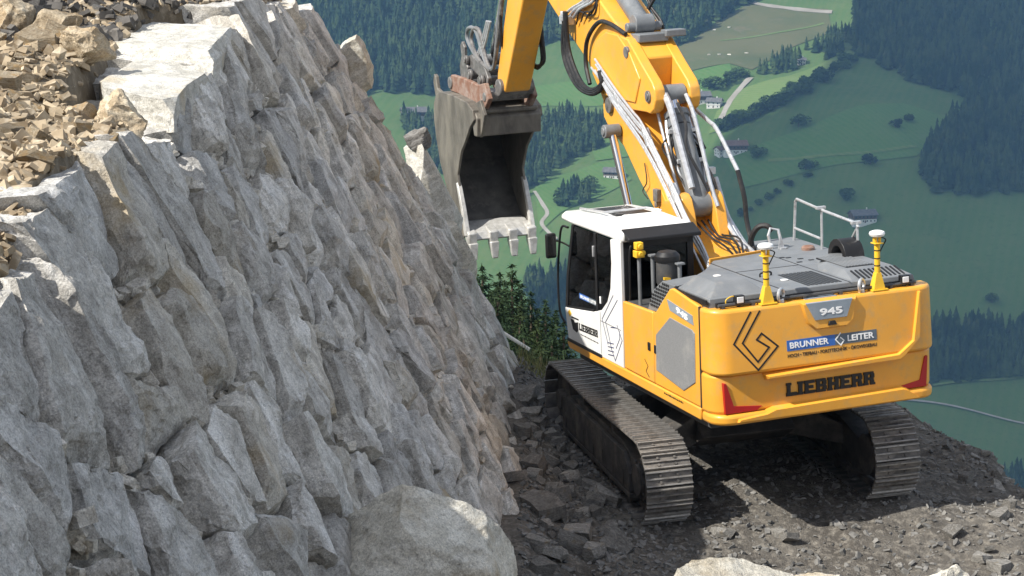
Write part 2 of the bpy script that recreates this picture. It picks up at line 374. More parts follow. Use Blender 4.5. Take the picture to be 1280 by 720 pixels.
def drape(name, px, mat, lift=.8):
    pts = [hill(*p) for p in px]
    bm = bmesh.new(); bm.faces.new([bm.verts.new(p) for p in pts])
    bmesh.ops.triangulate(bm, faces=bm.faces)
    for k in range(4):
        bmesh.ops.subdivide_edges(bm, edges=[e for e in bm.edges if e.calc_length() > 18], cuts=1)
        bmesh.ops.triangulate(bm, faces=[f for f in bm.faces if len(f.verts) > 3])
    for v in bm.verts: v.co.z = float(T(v.co.x, v.co.y)) + lift
    bmesh.ops.recalc_face_normals(bm, faces=bm.faces)
    me = bpy.data.meshes.new(name); bm.to_mesh(me); bm.free(); smooth(me, 180)
    return tag(link(name, me, mat), kind='structure')
drape('meadow_field', [(560, 116), (640, 108), (700, 104), (800, 100), (850, 95), (912, 80), (918, 100), (882, 118), (800, 126), (690, 133), (560, 138)], M_FIELD)
drape('meadow_field', [(668, 236), (700, 220), (748, 204), (775, 200), (790, 225), (740, 250), (702, 266), (674, 292)], M_FIELD, .9)
drape('meadow_field', [(1066, 62), (1070, 74), (990, 122), (905, 163), (886, 168), (896, 140), (928, 112), (985, 96)], M_FIELD2, 1.0)
drape('meadow_field', [(826, 78), (870, 48), (900, 24), (936, 6), (1035, 12), (1040, 40), (985, 62), (940, 88), (912, 80), (850, 93)], M_PAST, .85)
drape('meadow_field', [(735, 178), (770, 172), (800, 176), (790, 196), (745, 202)], M_FIELD, .95)
drape('meadow_field', [(905, 200), (1010, 160), (1130, 130), (1200, 150), (1146, 196), (1010, 215), (930, 235)], M_FIELD, .82)

def ribbon(name, px, wd, mat, lift=1.3):
    P = catmull([hill(*p) for p in px], 8); vs = []; fs = []
    for i, p in enumerate(P):
        d = P[min(i + 1, len(P) - 1)] - P[max(i - 1, 0)]; n = Vector((-d.y, d.x, 0)).normalized() * wd * .5 * (1 + .3 * noise.noise(p * .05))
        for q in (p + n, p - n): vs.append((q.x, q.y, float(T(q.x, q.y)) + lift))
    fs = [(2 * i, 2 * i + 1, 2 * i + 3, 2 * i + 2) for i in range(len(P) - 1)]
    me = bpy.data.meshes.new(name); me.from_pydata(vs, [], fs); me.update()
    return tag(link(name, me, mat), kind='structure')
ribbon('dirt_road', [(938, 98), (925, 112), (912, 128), (903, 146), (895, 162)], 7, M_TRACK)
ribbon('dirt_road', [(668, 240), (678, 256), (684, 268), (677, 280), (686, 292), (696, 300)], 4, M_TRACK)
ribbon('dirt_road', [(925, 0), (960, 8), (1000, 13), (1040, 16)], 8, M_TRACK)
ribbon('dirt_road', [(960, 202), (1010, 198), (1080, 192), (1146, 184)], 4, M_FIELD2)
ribbon('dirt_road', [(1120, 500), (1170, 505), (1225, 517), (1300, 534)], 2.2, M_TRACK)
ribbon('dirt_road', [(1165, 483), (1220, 477), (1300, 468)], 2.5, M_FIELD2)
ribbon('dirt_road', [(900, 52), (960, 44), (1030, 30)], 3, M_FIELD2)

# ------------------------------------------------------------------ far woods (stuff) and single far trees
M_CONI = pmat('far_conifer', (.018, .038, .018), (.050, .078, .030), .045, rough=.95, spec=.05, lo=.42, hi=.58, dirt=(.085, .095, .040), dscale=.07, dlo=.58, dhi=.72)
M_DECI = pmat('far_broadleaf', (.040, .075, .022), (.060, .10, .030), .2, rough=.95, spec=.05, rnd=.25)
M_BARK = pmat('bark', (.09, .07, .05), (.13, .10, .075), 6, rough=.95, spec=.1)
def conifer_template(seed, layers=6, sides=7):
    rd = random.Random(seed); vs, fs = [], []
    for k in range(layers):
        z0 = .06 + .84 * k / layers; z1 = min(1, z0 + .30 - .02 * k); r = .19 * (1 - k / layers) ** .85 + .02
        b = len(vs); vs.append((rd.uniform(-.01, .01), rd.uniform(-.01, .01), z1))
        for j in range(sides):
            a = 2 * math.pi * (j + rd.random() * .5) / sides; q = r * rd.uniform(.6, 1.2)
            vs.append((q * math.cos(a), q * math.sin(a), z0 + rd.uniform(-.04, .05)))
        fs += [(b, b + 1 + j, b + 1 + (j + 1) % sides) for j in range(sides)]
    return np.array(vs), np.array(fs)
TPL = [conifer_template(s) for s in range(5)]
def inside(px, poly):
    x, y = px[:, 0], px[:, 1]; r = np.zeros(len(px), bool); n = len(poly)
    for i in range(n):
        (x0, y0), (x1, y1) = poly[i], poly[i - 1]
        c = ((y0 > y) != (y1 > y)) & (x < (x1 - x0) * (y - y0) / (y1 - y0 + 1e-9) + x0); r ^= c
    return r
def wood(name, polys, dens, hmin, hmax, mat, label=None):
    V, F, k = [], [], 0
    for poly in polys:
        p = np.array(poly, float); lo, hi = p.min(0), p.max(0); n = int((hi - lo).prod() * dens)
        q = rng.uniform(lo, hi, (n, 2)); q = q[inside(q, poly)]
        for u, v in q:
            x, y, z = hill(u, v); tv, tf = TPL[rng.integers(5)]; h = rng.uniform(hmin, hmax) * (1 - .3 * rng.random() ** 3); a = rng.uniform(0, 6.28)
            w_ = h * rng.uniform(.85, 1.25); c, s = math.cos(a), math.sin(a)
            V.append(np.stack([x + (tv[:, 0] * c - tv[:, 1] * s) * w_, y + (tv[:, 0] * s + tv[:, 1] * c) * w_, z - .5 + tv[:, 2] * h], 1)); F.append(tf + k); k += len(tv)
    V = np.concatenate(V); F = np.concatenate(F)
    me = bpy.data.meshes.new(name); me.vertices.add(len(V)); me.vertices.foreach_set('co', V.astype('f').ravel())
    me.loops.add(F.size); me.loops.foreach_set('vertex_index', F.astype('i').ravel())
    me.polygons.add(len(F)); me.polygons.foreach_set('loop_start', np.arange(0, F.size, 3)); me.update(calc_edges=True); me.shade_flat()
    return tag(link(name, me, mat), label, kind='stuff')
wood('far_forest', [[(-60, -40), (970, -40), (936, 8), (900, 25), (868, 52), (826, 64), (760, 52), (700, 50), (660, 62), (620, 100), (545, 118), (470, 118), (330, 130), (-60, 150)]], 1 / 27, 22, 34, M_CONI, 'sunlit spruce forest high on the far slope, upper left')
wood('far_forest', [[(500, 150), (545, 146), (660, 152), (700, 142), (757, 152), (752, 184), (700, 207), (668, 234), (655, 252), (520, 205)], [(690, 258), (712, 240), (742, 232), (746, 245), (715, 262)]], 1 / 28, 16, 26, M_CONI, 'dark spruce wood behind the raised bucket')
wood('far_forest', [[(1065, -40), (1310, -40), (1310, 132), (1215, 124), (1150, 106), (1100, 84), (1068, 68)], [(1147, 205), (1165, 240), (1200, 246), (1310, 240), (1310, 120), (1215, 124), (1180, 170)]], 1 / 24, 22, 32, M_CONI, 'dark shaded spruce forest at upper right')
wood('far_forest', [[(1150, 482), (1310, 468), (1310, 420), (1180, 408), (1150, 430)]], 1 / 30, 20, 28, M_CONI, 'spruce wood right of the orange counterweight')
wood('far_forest', [[(1240, 600), (1310, 590), (1310, 640), (1240, 640)], [(655, 350), (715, 345), (715, 450), (655, 440)], [(948, 93), (985, 68), (1008, 80), (975, 96)], [(1005, 62), (1045, 40), (1066, 40), (1064, 62), (1030, 76)]], 1 / 26, 16, 24, M_CONI, 'small dark copses scattered over the far meadows')

def leaf_ball(name, seed, n, mat, sq=.8):
    """broadleaf crown: many small leaf-clump triangles through an uneven volume"""
    rd = random.Random(seed); vs, fs = [], []
    lobes = [(Vector((rd.uniform(-.45, .45), rd.uniform(-.45, .45), rd.uniform(.35, .95))), rd.uniform(.28, .5)) for _ in range(7)]
    for i in range(n):
        c, r = rd.choice(lobes); d = Vector((rd.gauss(0, 1), rd.gauss(0, 1), rd.gauss(0, 1))).normalized() * r * rd.uniform(.55, 1) ** .5
        p = c + d; s = rd.uniform(.06, .13); k = len(vs)
        a = Vector((rd.gauss(0, 1), rd.gauss(0, 1), rd.gauss(0, 1))).normalized(); b = a.orthogonal()
        vs += [p + a * s, p - a * s * .5 + b * s, p - a * s * .5 - b * s]; fs.append((k, k + 1, k + 2))
    me = bpy.data.meshes.new(name); me.from_pydata([(v.x, v.y, v.z * sq) for v in vs], [], fs); me.update(); me.materials.append(mat); return me
CROWNS = [leaf_ball('crown', s, 420, M_DECI) for s in range(4)]
TRUNK = MB().cyl((0, 0, -.1), (0, 0, .55), .05, .03, 6).mesh('trunk', M_BARK)
def far_tree(u, v, h, label, group, k=0):
    x, y, z = hill(u, v); t = empty('broadleaf_tree', (x, y, z - .3), random.uniform(0, 6)); tag(t, label, 'tree', group)
    s = random.uniform(.85, 1.2); t.scale = (h * s, h * s, h)
    link('crown', CROWNS[k % 4], None, t); link('trunk', TRUNK, None, t)
hd = catmull([(897, 168), (925, 152), (952, 142), (985, 122), (1010, 110), (1040, 92), (1062, 78)][0:0] + [Vector((a, b, 0)) for a, b in [(900, 166), (930, 153), (955, 140), (985, 124), (1015, 108), (1045, 90), (1062, 78)]], 5)
for i, p in enumerate(hd):
    far_tree(p.x + random.uniform(-4, 4), p.y + random.uniform(-2, 3), random.uniform(9, 15), 'green broadleaf tree in the long hedgerow between bright and shaded meadow', 'hedgerow trees on the far slope', i)
for i, (u, v) in enumerate([(908, 108), (916, 102), (922, 97), (930, 97), (886, 112), (898, 110)]):
    far_tree(u, v, random.uniform(9, 14), 'dark broadleaf tree beside the top of the pale dirt road', 'trees beside the dirt road', i)
SG = [((998, 158), 'lone round tree below the hedgerow on the shaded meadow'), ((1119, 160), 'lone dark tree left of its neighbour, below the right forest'), ((1136, 152), 'lone tree nearest the dark right forest block'),
      ((1088, 205), 'tiny tree beside the faint meadow path'), ((1007, 213), 'lone tree left of the faint meadow path end'), ((1055, 250), 'lone dark bush above the handrail'), ((1240, 378), 'lone small tree on the meadow right of the machine'),
      ((948, 196), 'small bush right of the stone farmhouse')]
for i, ((u, v), lb) in enumerate(SG): far_tree(u, v, random.uniform(9, 13), lb, None, i)
for i, (u, v) in enumerate([(1004, 208), (1010, 222), (985, 232), (972, 242), (960, 250), (950, 256), (938, 264), (928, 270)]):
    far_tree(u, v, random.uniform(5, 8), 'low dark bush in the diagonal row beside the black boom hose', 'diagonal bush row on the shaded meadow', i)
for i, (u, v) in enumerate([(700, 250), (708, 244), (716, 240), (726, 238), (735, 234), (698, 257)]):
    far_tree(u, v, random.uniform(8, 12), 'bushy tree on the bright slope left of the cab roof', 'bushes on the bright slope', i)

# ------------------------------------------------------------------ farmhouses
M_WALLW = pmat('white_plaster', (.72, .70, .66), (.62, .60, .56), .5, rough=.9)
M_WOOD = pmat('weathered_wood', (.10, .065, .042), (.15, .10, .07), .7, rough=.9)
M_ROOF = pmat('grey_roof', (.10, .10, .105), (.15, .145, .14), .4, rough=.85)
M_ROOFB = pmat('brown_roof', (.14, .085, .065), (.18, .12, .10), .4, rough=.85)
M_WIN = pmat('dark_pane', (.03, .035, .04), rough=.2)
def farmhouse(u, v, L, W, H, rot, label, roof=M_ROOF, upper=M_WOOD, base=M_WALLW):
    x, y, z = hill(u, v); t = empty('farmhouse', (x, y, z - 1), R(rot)); tag(t, label, 'farmhouse', 'farms on the far slope')
    hb = H * .45
    MB().box(-L / 2, L / 2, -W / 2, W / 2, -4, hb).build('base_wall', base, t)
    MB().prism([(-W / 2 - .3, hb), (W / 2 + .3, hb), (W / 2 + .3, H), (0, H + W * .27), (-W / 2 - .3, H)], -L / 2 - .3, L / 2 + .3).build('upper_wall', upper, t)
    o = W / 2 + 1.6
    rf = MB().prism([(-o, H - .75), (0, H + W * .27 + .1), (o, H - .75), (o, H - .2), (0, H + W * .27 + .8), (-o, H - .2)], -L / 2 - 1.5, L / 2 + 1.5).build('roof', roof, t)
    MB().box(L * .15, L * .15 + 1, -.5, .5, H + W * .1, H + W * .27 + 2.4).build('chimney', base, rf)
    wm = MB().box(-.6, .6, -.06, .06, -.8, .8).mesh('window', M_WIN); wm2 = MB().box(-.06, .06, -.6, .6, -.8, .8).mesh('window', M_WIN)
    for zz, yo in ((hb * .5, -W / 2 - .03), (hb + (H - hb) * .5, -W / 2 - .33)):
        k = max(3, int(L / 4))
        for i in range(k): link('window', wm, None, t).location = (-L / 2 + (i + .5) * L / k, yo, zz)
    for zz in (hb * .5, hb + (H - hb) * .5):
        for yy in (-W / 4, W / 4): link('window', wm2, None, t).location = (-L / 2 - (.03 if zz < hb else .33), yy, zz)
    MB().box(-.7, .7, -W / 2 - .12, -W / 2 + .1, 0, 2.4).build('door', M_WOOD, t)
farmhouse(872, 128, 26, 14, 9, 12, 'long grey-roofed farmhouse left of the pale dirt road')
farmhouse(893, 133, 15, 11, 7, -20, 'small pale-roofed barn beside the long grey-roofed farmhouse', M_ROOF, M_WALLW)
farmhouse(918, 190, 24, 14, 9, 8, 'farmhouse with brown roof and white base right of the boom pipes', M_ROOFB)
farmhouse(902, 192, 12, 9, 6, 30, 'low white barn left of the brown-roofed farmhouse', M_ROOFB, M_WALLW)
farmhouse(766, 221, 17, 12, 7, -15, 'dark chalet on the bright slope behind the boom cylinder')
farmhouse(517, 147, 26, 15, 8, 10, 'dark wooden chalet between the wall and the bucket')
farmhouse(1078, 276, 24, 14, 8, 14, 'grey barn in cloud shadow behind the handrail')
farmhouse(1001, 80, 9, 7, 6, 5, 'tiny white house in front of the dark copse', M_ROOF, M_WALLW)
for i, ((u, v), lb) in enumerate([((893, 38), 'left pale boulder of the upper pair on the brown pasture'), ((911, 35), 'right pale boulder of the upper pair on the brown pasture'), ((886, 69), 'first pale boulder of the lower row on the pasture'), ((899, 69), 'second pale boulder of the lower row on the pasture'), ((911, 69), 'largest pale boulder of the lower row on the pasture'), ((933, 67), 'rightmost pale boulder of the lower row on the pasture')]):
    o = link('pasture_boulder', rock_mesh('pasture_boulder', (2.2, 1.8, 1.6), 7, 1, .1, 40 + i, M_PALE), None); o.location = hill(u, v); tag(o, lb, 'boulder')

# ------------------------------------------------------------------ cloud (casts the shade over the right half of the valley side)
def cloud(name, px, alt, label):
    P = []
    for u, v in px:
        x, y, z = hill(u, v); t = (alt - z) / TOSUN.z; P.append(Vector((x + TOSUN.x * t, y + TOSUN.y * t, 0)))
    c = sum(P, Vector()) / len(P); ring = catmull(P + [P[0]], 8)[:-1]; vs, fs = [], []; n = len(ring); L = 7
    for k in range(L):
        f = 1 - k / L
        for p in ring:
            q = c + (p - c) * f * (1 + .05 * noise.noise(p * .012 + Vector((0, 0, k))))
            vs.append((q.x, q.y, alt + 260 * (1 - f ** 2) + 30 * noise.noise(p * .01 + Vector((k, 0, 0)))))
    b = len(vs)
    for k in range(L):
        f = 1 - k / L
        for p in ring:
            q = c + (p - c) * f * .98; vs.append((q.x, q.y, alt - 12 - 40 * (1 - f) ** .5 + 8 * noise.noise(p * .02)))
    for o_ in (0, b):
        for k in range(L - 1): fs += [(o_ + k * n + j, o_ + k * n + (j + 1) % n, o_ + (k + 1) * n + (j + 1) % n, o_ + (k + 1) * n + j) for j in range(n)]
        fs.append(tuple(o_ + (L - 1) * n + j for j in range(n)))
    fs += [(j, (j + 1) % n, b + (j + 1) % n, b + j) for j in range(n)]
    me = bpy.data.meshes.new(name); me.from_pydata(vs, [], fs); me.update(); smooth(me, 80)
    m = pmat('cloud_white', (.85, .86, .88), rough=1, spec=0); n = m.node_tree.nodes; l = m.node_tree.links
    tr = n.new('ShaderNodeBsdfTransparent'); mx = n.new('ShaderNodeMixShader'); mx.inputs[0].default_value = .26   # thin vapour lets part of the sun through
    l.new(n['Principled BSDF'].outputs[0], mx.inputs[1]); l.new(tr.outputs[0], mx.inputs[2]); l.new(mx.outputs[0], n['Material Output'].inputs[0]); return tag(link(name, me, m), label, kind='stuff')
cloud('cloud', [(1068, 40), (1062, 84), (985, 128), (905, 172), (868, 225), (800, 262), (720, 300), (690, 360), (640, 470), (640, 700), (900, 760), (1300, 760), (1500, 500), (1500, 200), (1400, -40), (1150, -60)], 1150, 'white cumulus cloud shading the right of the valley')
# ------------------------------------------------------------------ near ground (fill platform) and terrace
def sstep(a, b, x): t = min(1, max(0, (x - a) / (b - a))); return t * t * (3 - 2 * t)
def fbm(x, y, s=1.): return noise.noise(Vector((x * s, y * s, 3.3))) + .5 * noise.noise(Vector((x * s * 2.1, y * s * 2.1, 7))) + .25 * noise.noise(Vector((x * s * 4.3, y * s * 4.3, 1)))
def ground(x, y, fine=True):
    z = .0452 * (min(max(x, 0), 6.2) - 2.871)
    xc = 6.15 + .30 * max(0, 28.2 - y) ** 1.0 - .22 * max(0, y - 28.2)
    xc = min(xc, 9.5)
    over = x - xc + .35 * fbm(x, y, .6)
    z -= .13 * max(0, x - 5.2)
    if over > 0: z -= over * .82 + .12 * fbm(x, y, .9) * min(1, over)
    fo = y - (31.6 + .25 * fbm(x, y, .5))
    if fo > 0: z -= fo * .75
    z += .42 * math.exp(-max(0, x - .15) / .45) * sstep(13, 20, y)
    z -= .42 * math.exp(-((y - 22.6) / 1.15) ** 2 - ((x - 4.6) / 2.1) ** 2)
    zm = 7.55 - .40 * y + .12 * fbm(x, y, .5)
    if x > 8: zm -= (x - 8) * .8
    k = .35; h = max(0, min(1, .5 + .5 * (zm - z) / k)); z = z + (zm - z) * h + k * h * (1 - h)
    if fine:
        lx, ly = x - 2.871, y - 26.534; c, s = math.cos(R(12.75)), math.sin(R(12.75)); a, b = lx * c + ly * s, -lx * s + ly * c
        flat = 1 - sstep(2.5, 3.2, abs(b)) if abs(abs(a) - 1.515) < .42 else 0
        if -7.5 < b < -2.5 and abs(abs(a) - 1.515) < .34 and y > 19: z += (.022 * math.sin(b * 29.1) - .02) * sstep(-7.5, -5.5, b) * (.6 + .6 * noise.noise(Vector((x * 1.7, y * 1.7, 5))))
        z += (.075 * fbm(x, y, 1.3) + .035 * fbm(x, y, 5)) * (1 - flat)
    return z
gxs = np.concatenate([np.linspace(-6, -1, 18), np.linspace(-.9, 9, 210), np.linspace(9.3, 40, 36)])
gys = np.concatenate([np.linspace(-8, 18, 60), np.linspace(18.1, 33, 330), np.linspace(33.4, 60, 40)])
gx, gy = np.meshgrid(gxs, gys); gz = np.array([ground(a, b) for a, b in zip(gx.ravel(), gy.ravel())])
gz = np.maximum(gz, -26.)
nx, ny = len(gxs), len(gys); fi = (np.arange(ny - 1)[:, None] * nx + np.arange(nx - 1)[None, :]).ravel()
M_SOIL = pmat('pit_soil', (.092, .084, .074), (.145, .134, .118), 1.4, rough=.95, spec=.15, bump=2.2, bscale=26, dirt=(.25, .23, .198), dscale=11, dlo=.48, dhi=.66)
tag(grid_obj('ground', gx, gy, gz, nx, fi, M_SOIL), kind='structure')

def ztop(y): return float(np.interp(y, [4, 11, 12.5, 13.2, 14.3, 17.4, 18.3, 21.8, 23.5, 27, 30.6, 31.4, 32.2, 33, 35, 40], [5.3, 5.55, 5.8, 5.95, 5.95, 5.75, 6.0, 6.2, 6.45, 6.4, 6.15, 5.4, 4.1, 3.3, 2.4, 1.5]))
BET = math.atan(1 / .55); CB, SB = math.cos(BET), math.sin(BET)
RC, YC = 4.6, 31.4; CX = .53 - RC
def wall_frame(s):
    """foot point and axes (along, up the slope, outward) at length s of the wall; foot level -0.6"""
    if s <= YC: o, r = Vector((.53, s, -.6)), Vector((1, 0, 0))
    else:
        p = (s - YC) / RC; r = Vector((math.cos(p), math.sin(p), 0)); o = Vector((CX, YC, -.6)) + r * RC
    S = Vector((-r.y, r.x, 0)); return o, S, -r * CB + Vector((0, 0, SB)), r * SB + Vector((0, 0, CB))
def bare(y): return .12 + .85 * sstep(16.4, 17.6, y) * (1 - sstep(23.2, 24.6, y))
def terr(x, y):
    zt = ztop(y if y < YC else YC + .8 * (y - YC))
    if y <= YC: over = x - (.2 - .55 * zt - bare(y))
    else: over = math.hypot(x - CX, y - YC) - (RC - .55 * (zt + .6) - .22)
    z = zt - .05 + .09 * max(0, -3.3 - x) + .22 * max(0, -8 - x) + .30 * math.exp(-((y - 16.5) / 3.2) ** 2 - ((x + 4.6) / .9) ** 2) + .07 * fbm(x, y, 1.1) + .03 * fbm(x, y, 5)
    if over > 0: z -= over * 7
    return z
txs = np.concatenate([np.linspace(-24, -9, 26), np.linspace(-8.8, -2.4, 74)]); tys = np.linspace(2, 36.5, 210)
gx, gy = np.meshgrid(txs, tys); gz = np.array([terr(a, b) for a, b in zip(gx.ravel(), gy.ravel())])
nx, ny = len(txs), len(tys); fi = (np.arange(ny - 1)[:, None] * nx + np.arange(nx - 1)[None, :]).ravel()
M_TERR = pmat('terrace_soil', (.15, .122, .085), (.24, .20, .145), 1.2, rough=.95, spec=.1, bump=1.4, bscale=16, dirt=(.33, .28, .21), dscale=9, dlo=.5, dhi=.72)
tag(grid_obj('terrace_ground', gx, gy, gz, nx, fi, M_TERR), kind='structure')

# ------------------------------------------------------------------ dry stone wall: one object per stone
def clip2(poly, n, d):
    out = []
    for i, a in enumerate(poly):
        b = poly[(i + 1) % len(poly)]; da, db = n[0] * a[0] + n[1] * a[1] - d, n[0] * b[0] + n[1] * b[1] - d
        if da <= 0: out.append(a)
        if (da < 0 < db) or (db < 0 < da): t = da / (da - db); out.append((a[0] + (b[0] - a[0]) * t, a[1] + (b[1] - a[1]) * t))
    return out
wall = empty('stone_wall', (.2, 20, 0)); tag(wall, 'tall leaning dry stone wall of rough grey boulders, shaded', 'wall')
rd = random.Random(21)
sites = []; s = 7.2
while s < 38:
    wd = rd.uniform(.52, .80); t = rd.uniform(-.6, .3)
    while t < 8.7:
        ht = rd.choice((rd.uniform(.42, .7), rd.uniform(.7, 1.05), rd.uniform(.9, 1.45))); sites.append((s + rd.uniform(-.34, .34), t + ht / 2 + rd.uniform(-.16, .16))); t += ht
    s += wd
core = MB(); sk = np.arange(5.5, 40.6, .5)
for a in sk:
    o, S, Tt, N = wall_frame(a); zt = ztop(a if a < YC else YC + .8 * (a - YC)); L = (zt - .35 + .6) / SB
    for q in range(9): core.v.append(tuple(o + Tt * L * q / 8 - N * .30))
for i in range(len(sk) - 1):
    for q in range(8): core.f.append((i * 9 + q, i * 9 + 9 + q, i * 9 + 10 + q, i * 9 + 1 + q)); core.m.append(0)
core.tf = Matrix.Translation((-.2, -20, 0)); core.build('earth_core', pmat('wall_earth', (.045, .04, .035), (.09, .08, .07), 6, rough=.95, bump=2.5, bscale=22), wall)
def zw(s_): return ztop(s_ if s_ < YC else YC + .8 * (s_ - YC))
sites = [(a_, b_) for a_, b_ in sites if b_ * SB - .6 < zw(a_) - .16]
nst = 0; chinks = []; rest = bmesh.new()
wt = [rd.uniform(0, .34) for _ in sites]
for i, (sx, sy) in enumerate(sites):
    e_ = 1.7 if sx < YC - .8 else .8; poly = [(sx - e_, sy - 2), (sx + e_, sy - 2), (sx + e_, sy + 1.8), (sx - e_, sy + 1.8)]
    for j, (ax, ay) in enumerate(sites):
        if j == i or abs(ax - sx) > 4 or abs(ay - sy) > 4: continue
        n = (ax - sx, ay - sy); L = math.hypot(*n); n = (n[0] / L, n[1] / L)
        poly = clip2(poly, n, n[0] * (ax + sx) / 2 + n[1] * (ay + sy) / 2 - .022 + (wt[i] - wt[j]) / (2 * L) * .6)
        if len(poly) < 3: break
    if len(poly) < 3: continue
    cs, ct = sx, sy
    o, S, Tt, N = wall_frame(cs); c = o + Tt * ct
    zt = zw(cs) + (rd.uniform(-.12, .06) if cs < 17 or cs > 23.6 else rd.uniform(-.20, -.12))
    if max(p[1] for p in poly) * SB - .6 < ground(1.2, cs, False) - .5 and cs < 19: continue
    chinks += [o + S * (p[0] - cs) + Tt * p[1] for p in poly if 0 < p[1] and (o + Tt * p[1]).z < zt - .25]
    top = any((o + Tt * p[1]).z > zt - .25 for p in poly)
    dep = (rd.uniform(.22, .42) if cs < 16.8 else rd.uniform(.5, .7) if cs > 24 else rd.uniform(.9, 1.35)) if top else .5
    h = rd.choice((rd.uniform(-.06, .0), rd.uniform(-.03, .07), rd.uniform(.02, .14)))
    q = [(p[0] - cs, p[1] - ct) for p in poly]; m = len(q)
    lo = [Vector((a, b, -dep)) for a, b in q]; hi_ = [Vector((a, b, h)) for a, b in q]
    F = [lo[::-1], hi_] + [[lo[k], lo[(k + 1) % m], hi_[(k + 1) % m], hi_[k]] for k in range(m)]
    # main face tilt, then chamfers
    for k in range(rd.randint(1, 2)):
        n = Vector((max(-.16, min(.25, rd.gauss(.02, .14))), max(-.4, min(.04, rd.gauss(-.10, .14))), 1)).normalized(); F = clip(F, n, n.z * h * rd.uniform(.55, .95))
    for k in range(rd.randint(5, 10)):
        th = rd.uniform(math.pi * .92, math.pi * 2.2) if rd.random() < .8 or top else rd.uniform(0, math.pi); ph = R(rd.uniform(18, 72) if math.sin(th) < .1 else rd.uniform(50, 80)); n = Vector((math.cos(th) * math.sin(ph), math.sin(th) * math.sin(ph), math.cos(ph)))
        d = max(n.dot(v) for f in F for v in f); F = clip(F, n, d - rd.uniform(.04, .20) * (1.25 - math.cos(ph)))
    if top:
        n = Vector((rd.gauss(0, .06), SB, CB + rd.gauss(0, .05))).normalized(); F = clip(F, n, (zt - c.z))
        if rd.random() < .6 and cs > 16.8:
            n = Vector((rd.choice((-1, 1)) * rd.uniform(.2, .5), SB, CB + rd.uniform(-.5, .1))).normalized(); F = clip(F, n, (zt - c.z) + rd.uniform(.0, .08))
    near = cs < 17
    bm = rock_bm(F, 4 if cs < 13 else 3 if cs < 24 else 2, .045, 1.9, i + 3)
    if nst >= 296 or cs > 33:
        bm.transform(Matrix.Translation(-Vector((.2, 20, 0))) @ Matrix.Translation(c) @ Matrix((S, Tt, N)).transposed().to_4x4())
        tm = bpy.data.meshes.new('t'); bm.to_mesh(tm); rest.from_mesh(tm); bpy.data.meshes.remove(tm); bm.free(); continue
    mt = rd.choices((M_STONE, M_STONE2, M_STONE3), (7, 2, 1.5))[0]
    me = bpy.data.meshes.new('stone'); bm.to_mesh(me); bm.free(); smooth(me, 24); me.materials.append(mt)
    so_ = link('stone', me, None, wall)
    so_.matrix_local = Matrix.Translation(-Vector((.2, 20, 0))) @ Matrix.Translation(c) @ Matrix((S, Tt, N)).transposed().to_4x4(); nst += 1
for pl_, zz_, th_, tl_, sd_ in (([(-3.00, 17.5), (-3.06, 18.6), (-3.02, 20.2), (-3.85, 20.4), (-4.05, 19.4), (-3.75, 18.2)], 6.02, .34, (.05, -.03), 901), ([(-3.05, 20.22), (-3.12, 21.6), (-3.26, 23.3), (-4.3, 23.5), (-4.95, 22.6), (-4.6, 21.2), (-3.9, 20.42)], 6.22, .36, (.03, -.02), 902)):
    cx_, cy_ = sum(p[0] for p in pl_) / len(pl_), sum(p[1] for p in pl_) / len(pl_); k_ = len(pl_)
    lo = [Vector((a_ - cx_, b_ - cy_, -th_)) for a_, b_ in pl_]; hi_ = [Vector((a_ - cx_, b_ - cy_, .2)) for a_, b_ in pl_]
    F = [lo[::-1], hi_] + [[lo[q], lo[(q + 1) % k_], hi_[(q + 1) % k_], hi_[q]] for q in range(k_)]
    n = Vector((tl_[0], tl_[1], 1)).normalized(); F = clip(F, n, 0.)
    for q in range(7):
        th = rd.uniform(0, 6.283); ph = R(rd.uniform(30, 65)); n = Vector((math.cos(th) * math.sin(ph), math.sin(th) * math.sin(ph), math.cos(ph))); F = clip(F, n, max(n.dot(v) for f in F for v in f) - rd.uniform(.03, .12))
    bm = rock_bm(F, 4, .022, 1.8, sd_); tm = bpy.data.meshes.new('stone'); bm.to_mesh(tm); bm.free(); smooth(tm, 35); tm.materials.append(M_CAP)
    o = link('stone', tm, None, wall); o.location = (cx_ - .2, cy_ - 20, zz_); o['label'] = 'bright white flat-topped capstone on the wall edge'
me = bpy.data.meshes.new('stone_fill'); rest.to_mesh(me); rest.free(); smooth(me, 32); tag(link('stone_fill', me, M_STONE, wall), kind='stuff')
print('wall stones', nst, len(sites))

# ------------------------------------------------------------------ rock libraries
LIB = {k: [rock_mesh('rock', (1, rd.uniform(.6, 1), rd.uniform(.38, .8)), rd.randint(4, 7), 2, .05, 300 + 20 * j + i, m, 1.6) for i in range(9)] for j, (k, m) in enumerate((('brown', M_BROWN), ('dark', M_DARK), ('pit', M_RUB), ('pale', M_PALE)))}
def rock(name, lib, x, y, z, size, label, group, cat='stone', flat=1.0):
    o = link(name, rd.choice(LIB[lib]), None); s = size * .5
    o.scale = (s * rd.uniform(.85, 1.15), s * rd.uniform(.85, 1.15), s * flat * rd.uniform(.8, 1.2)); o.location = (x, y, z + s * .30 * flat)
    o.rotation_euler = (rd.gauss(0, .3), rd.gauss(0, .3), rd.uniform(0, 6.28)); return tag(o, label, cat, group)
TINY = []
for i in range(10):
    F = box_faces(1, rd.uniform(.55, .95), rd.uniform(.35, .65))
    for q in range(3): n_ = Vector((rd.gauss(0, 1), rd.gauss(0, 1), rd.gauss(.3, .7))).normalized(); F = clip(F, n_, max(n_.dot(v) for f in F for v in f) * rd.uniform(.55, .8))
    bm = rock_bm(F, 0, .03, 2, i)
    TINY.append((np.array([v.co[:] for v in bm.verts]), np.array([[v.index for v in f.verts] for f in bm.faces]))) if not bm.verts.index_update() else 0; bm.free()
